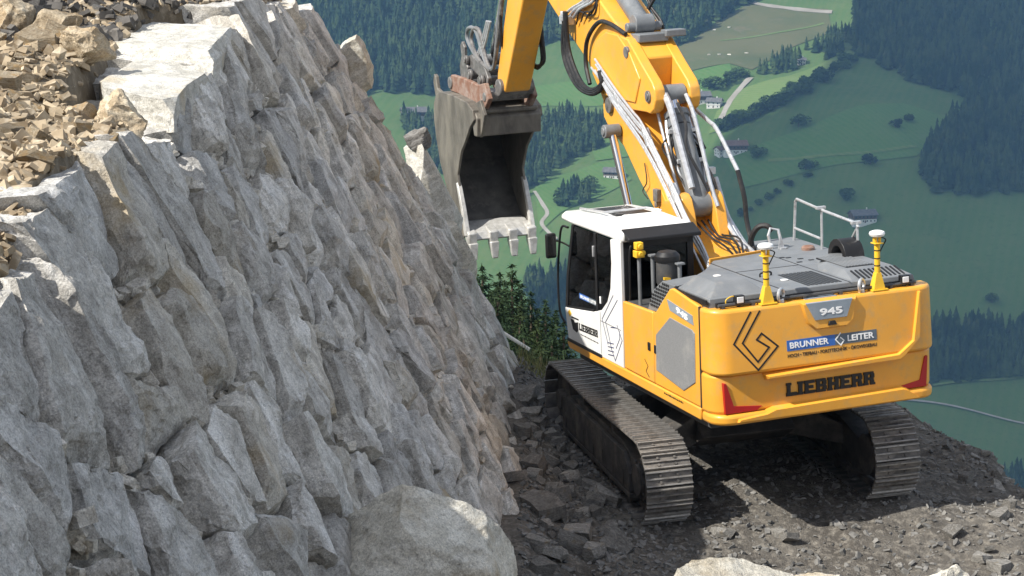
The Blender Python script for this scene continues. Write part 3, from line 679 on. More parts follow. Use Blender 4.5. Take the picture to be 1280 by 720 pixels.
def gravel(name, pts, smin, smax, mat, zf, label):
    V, F, k = [], [], 0
    for x, y in pts:
        tv, tf = TINY[rng.integers(len(TINY))]; s = smin + (smax - smin) * rng.random() ** 3; q = Matrix.Rotation(rng.uniform(0, 6.28), 3, 'Z') @ Matrix.Rotation(rng.normal(0, .6), 3, 'X') @ Matrix.Rotation(rng.normal(0, .6), 3, 'Y')
        V.append((tv * (s * np.array([1, rng.uniform(.6, 1), rng.uniform(.5, 1)]))) @ np.array(q).T + np.array([x, y, zf(x, y) + s * .2])); F.append(tf + k); k += len(tv)
    V = np.concatenate(V); F = np.concatenate(F)
    me = bpy.data.meshes.new(name); me.vertices.add(len(V)); me.vertices.foreach_set('co', V.astype('f').ravel()); me.loops.add(F.size)
    me.loops.foreach_set('vertex_index', F.astype('i').ravel()); me.polygons.add(len(F)); me.polygons.foreach_set('loop_start', np.arange(0, F.size, 3)); me.update(calc_edges=True); me.shade_flat()
    return tag(link(name, me, mat), label, kind='stuff')
M_GRAV = pmat('gravel_grey', (.10, .098, .093), (.20, .195, .185), 3.5, rough=.95, spec=.15, dirt=(.30, .29, .27), dscale=6, dlo=.5, dhi=.7)
M_GRAVB = pmat('gravel_brown', (.27, .21, .14), (.44, .36, .25), 3.5, rough=.95, spec=.15, dirt=(.55, .48, .37), dscale=6, dlo=.5, dhi=.7)
pts = np.concatenate([np.stack([rng.uniform(.1, 8.6, 13000), rng.uniform(19.6, 32, 13000)], 1), np.stack([rng.uniform(.1, 2.0, 2200), rng.uniform(20, 31.5, 2200)], 1)])
gravel('gravel', pts, .008, .055, M_GRAV, ground, 'grey gravel covering the ground round the tracks')
pts = []
while len(pts) < 15000:
    y = 9.6 + 20 * rng.random() ** 1.6; x = rng.uniform(-.30 * y - .6, -2.9)
    if x < .2 - .55 * ztop(y) - bare(y) + .10 - .25 * rng.random(): pts.append((x, y))
gravel('gravel', pts, .014, .085, M_GRAVB, terr, 'brown gravel over the terrace behind the wall')

pts = []
while len(pts) < 4200:
    y = rng.uniform(20, 32); x = rng.uniform(-.30 * y - .6, -3.2)
    if x < .2 - .55 * ztop(y) - bare(y) + .1 and y > 20.5 + 1.2 * fbm(x, y, .7): pts.append((x, y))
gravel('gravel', pts, .03, .13, pmat('gravel_dark', (.075, .07, .064), (.15, .14, .128), 3, rough=.95, spec=.15, dirt=(.22, .20, .175), dscale=5, dlo=.52, dhi=.72), terr, 'dark broken rock at the far end of the terrace')  # dark grey rock; its dark colour also stands in for shade at this end
V, F, k = [], [], 0
for p in chinks:
    for q in range(2):
        tv, tf = TINY[rng.integers(len(TINY))]; s_ = rng.uniform(.025, .075); m3 = Matrix.Rotation(rng.uniform(0, 6.28), 3, 'Z') @ Matrix.Rotation(rng.uniform(0, 6.28), 3, 'X')
        V.append(tv * s_ @ np.array(m3).T + np.array(p) + rng.normal(0, .05, 3) + np.array((-.2 - .17, -20, -.09))); F.append(tf + k); k += len(tv)
V = np.concatenate(V); F = np.concatenate(F); me = bpy.data.meshes.new('chink_stones'); me.from_pydata(V.tolist(), [], F.tolist()); me.update(); tag(link('chink_stones', me, M_STONE2, wall), kind='stuff')
# ------------------------------------------------------------------ loose rubble on the terrace
n = 0
while n < 250:
    y = 10.2 + 18 * rd.random() ** 1.25; x = rd.uniform(-.275 * y - .3, -2.9)
    e = .2 - .55 * ztop(y) - bare(y) - rd.uniform(-.02, .6)
    if x > e: continue
    dark = y > 20.5 + rd.gauss(0, 1)
    sz = (rd.uniform(.08, .17) if rd.random() < .62 else rd.uniform(.15, .36)) * (1.25 if y > 18 else .72 if y < 14.5 else .95)
    rock('rubble_stone', 'dark' if dark else 'brown', x, y, terr(x, y), sz, 'dark angular stone in the grey rubble at the far end of the terrace' if dark else 'brown angular stone in the loose rubble on the near terrace', 'dark terrace rubble' if dark else 'brown terrace rubble', flat=rd.uniform(.7, 1)); n += 1
def big(name, x, y, z, dims, seed, mat, label, rot=(0, 0, 0), cuts=9, sub=3, amp=.03, cat='boulder'):
    o = link(name, rock_mesh(name, dims, cuts, sub, amp, seed, mat), None); o.location = (x, y, z); o.rotation_euler = [R(a) for a in rot]; return tag(o, label, cat)
big('slab', -4.75, 25.6, terr(-4.75, 25.6) + .18, (.50, .34, .11), 8, M_DARK, 'flat grey stone slab lying on the dark rubble at top left', (0, -4, 3), 6, 2, .015, 'slab')
big('rubble_boulder', -4.75, 20.6, terr(-4.75, 20.6) + .14, (.23, .21, .2), 11, M_BROWN, 'largest brown block on the rubble left of the white wall top', (10, 5, 30))
big('rubble_boulder', -4.1, 19.2, terr(-4.1, 19.2) + .1, (.22, .19, .16), 12, M_BROWN, 'brown block beside the left corner of the white wall top', (5, -8, 60))
big('rubble_boulder', -3.32, 16.7, ztop(16.7) + .06, (.2, .22, .2), 14, M_BROWN, 'dark brown block overhanging the wall edge', (12, 20, 10))
big('rubble_boulder', -5.3, 21.2, terr(-5.3, 21.2) + .12, (.24, .2, .19), 15, M_BROWN, 'brown-grey pointed block leaning left on the rubble heap', (10, 35, 10))

# ------------------------------------------------------------------ foreground and platform stones
def at(u, v, y):
    dx, dy, dz = ray(u, v); return dx / dy * y, y, CAM_H + dz / dy * y

F = box_faces(.80, .62, .95); pk = Vector((.02, -.02, .82))
for n_, p_ in (((-.68, -.28, .67), pk), ((.56, -.34, .75), pk), ((0, .72, .69), pk), ((.9, -.15, .4), Vector((.56, -.1, .46))), ((-.93, -.25, .2), Vector((-.70, -.1, .30))), ((-.1, -.85, .5), Vector((.05, -.52, .40))), ((.5, -.8, .3), Vector((.45, -.35, .3)))):
    n_ = Vector(n_).normalized(); F = clip(F, n_, n_.dot(p_))
bm = rock_bm(F, 5, .028, 1.9, 5); me = bpy.data.meshes.new('boulder'); bm.to_mesh(me); bm.free(); smooth(me, 45); me.materials.append(M_PALE)
o = link('boulder', me, None); o.location = at(500, 603, 15.2); o.location.z -= .96; o.scale = (1.14, 1.14, 1.16); tag(o, 'big pale boulder in the foreground before the wall', 'boulder')
big('boulder', 1.75, 15.6, 1.88, (.62, .5, .44), 78, M_PALE, 'cream boulder at the bottom edge below the left track', (0, 3, 10), 10, 3, .03)
big('boulder', 2.72, 16.6, 1.58, (.36, .3, .32), 79, M_PALE, 'small white boulder at the bottom edge, middle of three', (5, 8, 40), 9, 3, .02)
big('boulder', 3.72, 16.4, 1.66, (.30, .3, .34), 80, M_PALE, 'white boulder at the bottom edge below the right track', (4, -8, 15), 9, 3, .025)
ps = [(675, 640, .42), (722, 675, .42), (718, 690, .36), (690, 700, .34), (742, 632, .30), (716, 605, .28), (738, 607, .22), (757, 630, .34), (700, 620, .26), (706, 650, .22), (672, 690, .26), (770, 690, .26), (745, 700, .3), (655, 545, .3), (668, 590, .28), (662, 520, .26), (690, 580, .24), (905, 668, .2), (985, 678, .2), (972, 672, .16), (1225, 700, .22), (1250, 712, .26), (1190, 668, .16), (950, 700, .14), (655, 500, .34), (665, 560, .22), (1235, 690, .14), (682, 660, .2), (760, 665, .2), (640, 600, .3), (730, 645, .18)]
for i, (u, v, sz) in enumerate(ps):
    dx, dy, dz = ray(u, v); t = 14.
    while CAM_H + dz * t > ground(dx * t, dy * t, False) and t < 40: t += .05
    lit = u > 880
    rock('loose_stone', 'pit', dx * t, dy * t, ground(dx * t, dy * t), sz * 1.15, 'pale loose stone on the sunlit ground behind the machine' if lit else 'grey loose stone on the shaded ground between wall and left track', 'stones on the sunlit ground' if lit else 'stones between wall and track')
for i in range(95):
    if i < 60: x, y = .25 + abs(rd.gauss(0, .45)), rd.uniform(20.5, 31.3); lb, g = 'grey loose stone on the shaded ground between wall and left track', 'stones between wall and track'
    else:
        y = rd.uniform(21.5, 27.5); x = rd.uniform(5.9, 8.2); lb, g = 'grey stone on the ground sloping away right of the right track', 'stones on the right slope'
    if x > 1.2 and x < 5.8: continue
    rock('loose_stone', 'pit', x, y, ground(x, y), rd.uniform(.10, .26), lb, g)
# rocks at the far end of the wall beside the bucket
for i, (u, v, y, d, m_, lb) in enumerate([(446, 84, 31.9, (.24, .4, .46), M_PALE, 'pale sunlit block on the far end of the wall, topmost'), (543, 246, 33.6, (.24, .40, .95), M_CAP, 'long white sunlit block standing between the wall end and the bucket'), (524, 176, 33.6, (.20, .22, .17), M_DARK, 'dark stone lying on the white block at the wall end'), (572, 318, 33.3, (.2, .4, .6), M_PALE, 'pale lower block at the wall end below the bucket teeth')]):
    x, y, z = at(u, v, y); big('end_block', x, y, z, d, 120 + i, m_, lb, (4, -27, 4 * i), 7 if i == 1 else 8, 3, .025)
big('end_boulder', -2.25, 35.2, .9, (.95, .9, 1.9), 130, M_STONE2, 'grey bulk of boulders carrying the wall end blocks', (0, -20, 10), 9, 3, .05)
# white stake and dry grass at the far edge
st = MB().cyl((-1.35, 36.9, .25), at(662, 437, 36.4), .042, .036, 8).build('stake', pmat('pale_wood', (.80, .77, .70), (.72, .69, .62), 8, rough=.7)); tag(st, 'white wooden pole sticking out past the wall end', 'pole')
V, F = [], []
for i in range(420):
    x, y = rd.uniform(.1, 1.1), rd.uniform(30.6, 32.4); z = ground(x, y, False); a = rd.uniform(0, 6.28); h = rd.uniform(.12, .42); b = Vector((math.cos(a), math.sin(a), 0)); k = len(V); lean = b.orthogonal() * rd.uniform(-.2, .2)
    V += [Vector((x, y, z)) + b * .008, Vector((x, y, z)) - b * .008, Vector((x, y, z + h)) + Vector((rd.gauss(0, .12), rd.gauss(0, .12), 0))]; F.append((k, k + 1, k + 2))
me = bpy.data.meshes.new('dry_grass'); me.from_pydata([tuple(v) for v in V], [], F); me.update()
tag(link('dry_grass', me, pmat('dry_grass', (.30, .27, .12), (.18, .20, .07), 3, rough=.9)), 'dry yellow grass at the far edge of the platform', kind='stuff')

# ------------------------------------------------------------------ spruces just below the platform
M_NEED = pmat('spruce_needles', (.014, .030, .013), (.030, .050, .019), .8, rough=.8, spec=.15, rnd=.22)
M_NEED2 = pmat('larch_needles', (.024, .040, .014), (.040, .058, .021), .8, rough=.8, spec=.15, rnd=.22)
def spruce(name, seed, n=60, mat=M_NEED, thin=1.0):
    g = np.random.default_rng(seed); P = []; D = []
    for w_ in range(n):
        f = w_ / (n - 1); L = (.19 * (1 - f) ** .72 + .002) * thin * g.uniform(.8, 1.12); nb = 11 if f < .8 else 7
        for k in range(nb):
            a = 2 * math.pi * (k + g.random()) / nb; l = L * g.uniform(.5, 1.15); m_ = max(6, int(l / .17 * 150)); t = g.random(m_) ** .7; dr = g.uniform(.2, .55)
            side = g.normal(0, .16, m_) * l * (1.1 - t * .7); q = np.empty((m_, 3))
            q[:, 0] = math.cos(a) * l * t - math.sin(a) * side; q[:, 1] = math.sin(a) * l * t + math.cos(a) * side
            D.append(np.tile((math.cos(a), math.sin(a), -dr * .8), (m_, 1))); q[:, 2] = .05 + .945 * f - l * dr * t + .32 * l * t * t - np.abs(g.normal(0, .007, m_)) - .25 * np.abs(side); P.append(q)
    P = np.concatenate(P); m_ = len(P); s = g.uniform(.0042, .0085, (m_, 1)) * (1.1 - .5 * np.clip(P[:, 2:], 0, 1)); u = np.concatenate(D) + g.normal(0, .55, (m_, 3)); u /= np.linalg.norm(u, axis=1, keepdims=True)
    v = np.cross(u, g.normal(size=(m_, 3))); v /= np.linalg.norm(v, axis=1, keepdims=True)
    V = np.stack([P + u * s * 2.4, P - u * s * .6 + v * s * .42, P - u * s * .6 - v * s * .42], 1).reshape(-1, 3)
    me = bpy.data.meshes.new(name); me.vertices.add(len(V)); me.vertices.foreach_set('co', V.astype('f').ravel()); me.loops.add(len(V)); me.loops.foreach_set('vertex_index', np.arange(len(V), dtype='i'))
    me.polygons.add(m_); me.polygons.foreach_set('loop_start', np.arange(0, len(V), 3)); me.update(calc_edges=True); me.shade_flat(); me.materials.append(mat); return me
SPR = [spruce('crown', 1), spruce('crown', 2, 54, M_NEED, 1.15), spruce('crown', 3, 56, M_NEED2, .95)]
STK = MB().cyl((0, 0, -.02), (0, 0, .97), .014, .002, 7).mesh('trunk', M_BARK)
k = 0
for (u, v, y, h, lb) in [(640, 327, 62, 17, 'tall dark spruce below the bucket teeth'), (603, 330, 70, 17, 'dark spruce partly hidden by the wall'), (664, 362, 60, 15, 'spruce with pointed top right of the tallest one'), (622, 356, 58, 14, 'spruce just right of the wall edge'), (682, 372, 66, 15, 'spruce nearest the cab'), (650, 380, 54, 12, 'light green larch in front of the tall spruce'), (672, 398, 52, 11, 'light green larch before the cab'), (630, 392, 52, 11, 'lower spruce behind the white stake'), (695, 385, 74, 15, 'spruce behind the mirror'), (655, 405, 49, 9.5, 'small spruce right of the white stake'), (690, 412, 50, 9, 'small spruce over the left track'), (612, 375, 66, 14, 'spruce behind the wall edge'), (640, 420, 47, 8, 'lowest young spruce at the platform edge'), (676, 425, 47, 8, 'lowest young larch near the left track'), (652, 352, 80, 15, 'far spruce between the two pointed ones'), (625, 338, 84, 15, 'far spruce left of the tallest one'), (672, 385, 78, 15, 'far spruce left of the cab'), (705, 400, 60, 15, 'spruce half hidden by the cab'), (618, 400, 56, 12, 'spruce low beside the wall edge'), (662, 440, 45, 8, 'young spruce above the dry grass')]:
    dx, dy, dz = ray(u, v); x = dx / dy * y; z = float(T(x, y)); h = CAM_H + dz / dy * y - z
    t = empty('spruce_tree', (x, y, z), rd.uniform(0, 6)); t.scale = (h * 1.05, h * 1.05, h); tag(t, lb, 'tree')
    link('crown', SPR[2 if 'larch' in lb else k % 2], None, t); link('trunk', STK, None, t); k += 1
# ------------------------------------------------------------------ crawler excavator
EX = empty('excavator'); tag(EX, 'large orange-yellow crawler excavator with white cab, bucket raised beside the wall', 'excavator')
EX.matrix_world = Matrix.Translation((2.871, 26.534, 0)) @ Matrix.Rotation(R(-2.589), 4, 'Y') @ Matrix.Rotation(R(20.018), 4, 'Z')
UT = Matrix.Rotation(R(12.75 - 20.018), 4, 'Z')   # undercarriage is turned against the upper structure
def part(name, mats, fn, parent=EX, bevel=0, seg=2, tf=None, ang=35):
    m = MB(tf); fn(m); return m.build(name, mats, parent, bevel, seg, ang)

def maker(name, W, H, o, xa, ya, mat, parent, th):
    """heavy slab capitals made of butted bars"""
    G = {'L': [(0, 0, .95, .26), (.06, .26, .36, .82), (0, .82, .44, 1)], 'I': [(.0, 0, .5, .18), (.08, .18, .42, .82), (0, .82, .5, 1)],
         'E': [(0, 0, .95, .22), (.06, .22, .38, .39), (.06, .39, .82, .60), (.06, .60, .38, .78), (0, .78, .93, 1)],
         'B': [(0, 0, .90, .20), (.06, .20, .36, .40), (.64, .16, .98, .44), (.06, .40, .90, .60), (.06, .60, .36, .80), (.62, .56, .95, .85), (0, .80, .88, 1)],
         'H': [(0, 0, .44, .17), (.06, .17, .38, .39), (.06, .61, .38, .83), (0, .83, .44, 1), (.06, .39, .98, .61), (.60, 0, 1.04, .17), (.66, .17, .98, .39), (.66, .61, .98, .83), (.60, .83, 1.04, 1)],
         'R': [(0, 0, .44, .17), (.06, .17, .38, .37), (.06, .37, .90, .57), (.06, .57, .38, .80), (.64, .54, .97, .84), (0, .80, .90, 1), (.60, 0, 1.05, .17), (.60, .17, .94, .37)]}
    m, x, n = MB(), 0, xa.cross(ya).normalized(); adv = {'L': 1.0, 'I': .58, 'E': 1.03, 'B': 1.06, 'H': 1.12, 'R': 1.1}
    tot = sum(adv[c] for c in 'LIEBHERR')
    for c in 'LIEBHERR':
        for i, (a, b, e, f) in enumerate(G[c]):
            q = [o + xa * ((x + s) / tot * W) + ya * (t * H) for s, t in ((a, b), (e, b), (e, f), (a, f))]; k = n * th * (1 + .01 * i)
            m.hexa(q, [p + k for p in q])
        x += adv[c]
    return m.build(name, mat, parent)
# ---- undercarriage
HALF, RZ, RR = 2.14, .535, .515
def track_path(d):
    L, A = 2 * HALF, math.pi * RR; P = 2 * L + 2 * A; d %= P
    if d < L: return -HALF + d, RZ - RR, 0.            # bottom, moving forward
    d -= L
    if d < A: a = d / RR; return HALF + RR * math.sin(a), RZ - RR * math.cos(a), a
    d -= A
    if d < L:
        sag = .045 * math.sin(math.pi * d / L) ** 2; return HALF - d, RZ + RR - sag, math.pi
    d -= L; a = d / RR; return -HALF - RR * math.sin(a), RZ + RR * math.cos(a), math.pi + a
NSH = 56; PER = 4 * HALF + 2 * math.pi * RR
sm = MB()
sm.prism([(-.104, -.012), (.096, -.012), (.104, .006), (-.096, .008)], -.30, .30)
for yy, hh in ((-.085, .038), (.0, .026), (.085, .026)): sm.prism([(yy - .013, -.012), (yy + .013, -.012), (yy + .008, -.012 - hh), (yy - .008, -.012 - hh)], -.298, .298, mi=1)
for xx in (-.11, .11):
    for yy in (-.045, .045): sm.cyl((xx, yy, -.011), (xx, yy, -.03), .018, n=6, mi=0)
shoe = sm.mesh('track_shoe', [TRK, TRKW], 30)
shoe2 = shoe.copy(); shoe2.materials[0] = FRAME; shoe2.materials[1] = TRK
for sx in (-1, 1):
    cx = sx * 1.515
    def chain(m):
        for k in range(96):
            y0, z0, a0 = track_path(PER * k / 96); y1, z1, a1 = track_path(PER * (k + 1) / 96); off = .05
            def inn(y, z, a, o): return y - math.sin(a) * o * 1, z + math.cos(a) * o
            ya, za = inn(y0, z0, a0, off); yb, zb = inn(y1, z1, a1, off); yc, zc = inn(y1, z1, a1, .11); yd, zd = inn(y0, z0, a0, .11)
            for q in (-.09, .09): m.prism([(ya, za), (yb, zb), (yc, zc), (yd, zd)], cx + q - .03, cx + q + .03)
    ch = part('track_chain', FRAME, chain, tf=UT)
    for k in range(NSH):
        y, z, a = track_path(PER * (k + .5) / NSH)
        o = link('track_shoe', shoe, None, ch); o.matrix_local = UT @ Matrix.Translation((cx, y, z)) @ Matrix.Rotation(a, 4, 'X')
    def frm(m):
        m.prism([(-2.0, .30), (-1.7, .22), (1.8, .22), (2.05, .35), (1.95, .62), (1.3, .80), (-1.2, .82), (-1.9, .66)], cx - .20, cx + .20)
        m.prism([(-1.75, .26), (1.75, .26), (1.75, .46), (1.45, .74), (-1.5, .74), (-1.75, .5)], cx + sx * .20, cx + sx * .265)
        for k in range(7): m.box(cx + sx * .262, cx + sx * .278, -1.5 + k * .5, -1.47 + k * .5, .28, .5)
        m.box(cx - .265, cx + .265, -1.75, 1.75, .17, .24)
    fr = part('track_frame', FRAME, frm, bevel=.02, tf=UT)
    for k in range(8): part('track_roller', FRAME, lambda m: m.cyl((cx - .23, -1.6 + k * .457, .18), (cx + .23, -1.6 + k * .457, .18), .105, n=14), fr, tf=UT)
    for k in (-.75, .75): part('carrier_roller', FRAME, lambda m: m.cyl((cx - .2, k, .86), (cx + .2, k, .86), .075, n=12), fr, tf=UT)
    def spro(m):
        n = 22; pts = []
        for k in range(2 * n):
            r = .43 if k % 2 == 0 else .36; a = math.pi * k / n; pts.append((-HALF + r * math.cos(a), RZ + r * math.sin(a)))
        m.prism(pts, cx - .035, cx + .035); m.cyl((cx - .22, -HALF, RZ), (cx + .24, -HALF, RZ), .27, n=20); m.cyl((cx + sx * .22, -HALF, RZ), (cx + sx * .28, -HALF, RZ), .2, n=16)
        for k in range(10): a = k * .628; m.cyl((cx + sx * .24, -HALF + .235 * math.cos(a), RZ + .235 * math.sin(a)), (cx + sx * .26, -HALF + .235 * math.cos(a), RZ + .235 * math.sin(a)), .018, n=6)
    part('sprocket', FRAME, spro, tf=UT)
    part('idler_wheel', FRAME, lambda m: (m.cyl((cx - .13, HALF, RZ), (cx + .13, HALF, RZ), .40, n=24), m.cyl((cx - .05, HALF, RZ), (cx + .05, HALF, RZ), .435, n=24), m.cyl((cx - .22, HALF, RZ), (cx + .22, HALF, RZ), .15, n=14)), tf=UT)
def car(m):
    m.prism([(-1.35, .75), (-.8, 1.12), (.8, 1.12), (1.35, .75), (.9, .52), (-.9, .52)], -.65, .65)
    for sx in (-1, 1):
        for sy in (-1, 1): m.hexa([(sx * .5, sy * .3, .62), (sx * .5, sy * 1.0, .62), (sx * 1.36, sy * 1.35, .45), (sx * 1.36, sy * .85, .45)], [(sx * .5, sy * .3, 1.05), (sx * .5, sy * 1.0, 1.05), (sx * 1.36, sy * 1.35, .72), (sx * 1.36, sy * .85, .72)])
part('car_body', FRAME, car, bevel=.02, tf=UT)
part('swing_ring', FRAME, lambda m: (m.lathe([(.75, 1.1), (.78, 1.12), (.78, 1.3), (.7, 1.36)], n=32)))

# ---- upper structure base
part('main_frame', DGREY, lambda m: (m.box(-1.40, 1.40, -2.75, 1.55, 1.32, 1.50), m.box(-.45, .70, -2.6, 1.3, 1.45, 2.6)), bevel=.02)
def rail(m):
    m.prism([(-2.69, 1.43), (1.66, 1.45), (1.74, 1.50), (1.74, 1.565), (-2.69, 1.585)], -1.505, -1.40)
    m.box(-1.40, -.3, 1.55, 1.72, 1.44, 1.56)
part('side_sill', YEL, rail, bevel=.018)
# left panels
def plan(yr, x=1.5, r=.26, yf=-2.705, e=.10):
    p = [(-x, yf)]
    for k in range(7): a = math.pi + k * math.pi / 12; p.append((-x + r + r * math.cos(a), yr + r + r * math.sin(a)))
    for k in range(7): a = 1.5 * math.pi + k * math.pi / 12; p.append((x + e - r + r * math.cos(a), yr + r + r * math.sin(a)))
    return p + [(x + e, yf)]
def inset(poly, d):
    out = []; n = len(poly); ar = sum(poly[i - 1][0] * poly[i][1] - poly[i][0] * poly[i - 1][1] for i in range(n)); sg = 1 if ar > 0 else -1
    for i in range(n):
        a, b, c = Vector(poly[i - 1]), Vector(poly[i]), Vector(poly[(i + 1) % n]); e, f = (b - a).normalized(), (c - b).normalized()
        n1, n2 = Vector((-e.y, e.x)) * sg, Vector((-f.y, f.x)) * sg; m_ = (n1 + n2); m_ = m_ / max(.35, m_.dot(n1)); out.append(tuple(b + m_ * d))
    return out
def cw(m):
    m.prism(plan(-3.145), 2.05, 2.855, 'z'); m.prism(plan(-3.075), 1.56, 2.05 + .001, 'z')
    m.prism(plan(-3.135, 1.498), 1.43, 1.562, 'z')
CW = part('counterweight', YEL, cw, bevel=.04, seg=3)
def raised(m, poly, y0, y1, ins, mi=0):   # raised shape on the rear face
    m.prism(poly, y0, y1, 'y', mi, inset(poly, ins))
part('raised_band', YEL, lambda m: raised(m, [(-.86, 2.03), (.98, 2.085), (1.18, 2.22), (1.29, 2.83), (1.37, 2.83), (1.33, 2.22), (1.10, 2.015), (1.02, 1.965), (-.82, 1.94)][::-1], -3.06, -3.185, .035), CW)
part('bottom_lip', YEL, lambda m: raised(m, [(-1.25, 1.45), (1.34, 1.45), (1.14, 1.60), (1.06, 1.63), (-.72, 1.60), (-.84, 1.56), (-1.22, 1.53)], -3.07, -3.175, .03), CW)
part('plaque_housing', YEL, lambda m: raised(m, [(-.33, 2.845), (.46, 2.845), (.40, 2.56), (.30, 2.48), (-.14, 2.48), (-.26, 2.58)], -3.13, -3.185, .03), CW)
part('number_plate', PLATE, lambda m: raised(m, [(-.27, 2.835), (.38, 2.835), (.29, 2.61), (-.15, 2.61)], -3.18, -3.20, .008), CW)
text('number_lettering', '945', (.31, .085), (-.085, -3.201, 2.665), (1, 0, 0), (0, 0, 1), PRINTW, CW, .03)
part('camera_lens', BLK, lambda m: m.prism([(.02, 2.535), (.14, 2.535), (.12, 2.585), (.04, 2.585)], -3.18, -3.21, 'y'), CW, bevel=.006)
part('top_plate', PLATE, lambda m: m.box(-.22, .22, -3.09, -2.93, 2.85, 2.862), CW)
def stroke(m, pts, wd, y, thick, axis='y', close=False):
    P = [Vector(p) for p in pts]
    for i in range(len(P) - 1):
        a, b = P[i], P[i + 1]; e = (b - a).normalized(); n = Vector((-e.y, e.x)) * wd / 2; a = a - e * wd * .4; b = b + e * wd * .4
        m.prism([tuple(a - n), tuple(b - n), tuple(b + n), tuple(a + n)], y, y + thick * (1 + .02 * i), axis)
EMB = [(-.99, 2.80), (-1.235, 2.44), (-.93, 2.09), (-.65, 2.35), (-.86, 2.53), (-.93, 2.46), (-.77, 2.35), (-.93, 2.19), (-1.12, 2.44), (-.87, 2.80)]
part('emblem', PRINTB, lambda m: stroke(m, EMB, .022, -3.144, -.004), CW)
part('banner', [BLUE, GREYP], lambda m: (m.box(-.53, .13, -3.149, -3.140, 2.27, 2.40, 0), m.box(.13, .71, -3.149, -3.140, 2.27, 2.40, 1)), CW)
text('banner_lettering', 'BRUNNER', (.53, .075), (-.49, -3.1495, 2.298), (1, 0, 0), (0, 0, 1), PRINTW, CW, .022)
text('banner_lettering', 'LEITER', (.37, .075), (.30, -3.1495, 2.298), (1, 0, 0), (0, 0, 1), PRINTW, CW, .022)
part('banner_emblem', PRINTW, lambda m: stroke(m, [(.205, 2.41), (.135, 2.335), (.205, 2.26), (.25, 2.315), (.205, 2.355)], .014, -3.150, -.003), CW)
text('service_lettering', 'HOCH \u2022 TIEFBAU \u2022 FORSTTECHNIK \u2022 \u00d6KOWEGEBAU', (1.23, .052), (-.525, -3.1455, 2.19), (1, 0, 0), (0, 0, 1), PRINTB, CW, .012, .003)
maker('maker_lettering', 1.24, .165, Vector((-.53, -3.076, 1.695)), Vector((1, 0, .0)), Vector((0, 0, 1)), PRINTB, CW, .02)
part('reflector', RED, lambda m: m.prism([(-1.375, 1.965), (-1.335, 1.955), (-1.24, 1.665), (-.86, 1.625), (-.93, 1.575), (-1.355, 1.575)], -3.02, -3.088, 'y'), CW, bevel=.006)
part('reflector', RED, lambda m: m.prism([(1.455, 1.965), (1.415, 1.955), (1.34, 1.665), (1.04, 1.615), (1.11, 1.575), (1.435, 1.575)][::-1], -3.02, -3.088, 'y'), CW, bevel=.006)

for o_ in [CW] + list(CW.children):     # the rear face leans forward towards its top
    for v_ in o_.data.vertices:
        if v_.co.y < -2.8 and v_.co.z > 2.05: v_.co.y += (v_.co.z - 2.05) * .085
# left engine panel and door
SP = part('side_panel', YEL, lambda m: m.prism([(-1.32, 1.59), (-2.70, 1.59), (-2.70, 2.865), (-1.96, 2.955), (-1.86, 2.93), (-1.42, 2.56), (-1.32, 2.53)], -1.50, -1.43), bevel=.02)
part('vent_grille', GRILLE, lambda m: m.prism([(-1.87, 2.57), (-1.42, 2.26), (-1.40, 1.79), (-2.22, 1.70), (-2.57, 1.88), (-2.59, 2.50), (-2.52, 2.535)], -1.4985, -1.512), SP, bevel=.012)
part('number_plate', PLATE, lambda m: m.prism([(-1.79, 2.79), (-1.87, 2.66), (-2.56, 2.60), (-2.53, 2.715)], -1.4985, -1.508), SP)
text('number_lettering', '945', (.34, .075), (-1.509, -2.07, 2.675), (0, -1, -.16), (0, 0, 1), PRINTW, SP, .035)
part('panel_seam', DGREY, lambda m: (m.box(-1.503, -1.47, -2.712, -2.70, 1.59, 2.86),), SP)
DR = part('side_door', YEL, lambda m: m.prism([(-.33, 1.59), (-1.31, 1.59), (-1.31, 2.535), (-.33, 2.50)], -1.50, -1.44), bevel=.018)
for yy in (-1.17, -1.37): part('latch', BLK, lambda m: m.box(-1.512, -1.495, yy - .05, yy + .03, 2.0, 2.11), DR if yy > -1.3 else SP, bevel=.008)
part('warning_sticker', PRINTB, lambda m: (stroke(m, [(-1.02, 1.85), (-1.12, 1.78), (-1.05, 1.70), (-1.15, 1.64)], .012, -1.5005, -.002, 'x')), DR)
def dashes(m, y0, y1, z, x, h):
    k = 0; y = y0
    while y > y1: wd_ = (.035, .05, .02, .06)[k % 4]; m.box(x - .002, x, y - wd_, y, z, z + h * (1, .8, .9)[k % 3]); y -= wd_ + .014; k += 1
part('small_print', PRINTB, lambda m: dashes(m, -1.62, -2.18, 1.525, -1.5055, .022), SP)
part('right_panel', YEL, lambda m: m.prism([(1.7, 1.45), (-2.70, 1.45), (-2.70, 2.865), (.45, 2.9), (.6, 2.5), (1.7, 2.4)], 1.43, 1.50), bevel=.02)
part('right_tank', YEL, lambda m: m.box(.72, 1.43, .5, 1.65, 1.5, 2.38), bevel=.03)
part('front_cover', DGREY, lambda m: m.box(.72, 1.42, -2.6, .48, 1.5, 2.78))

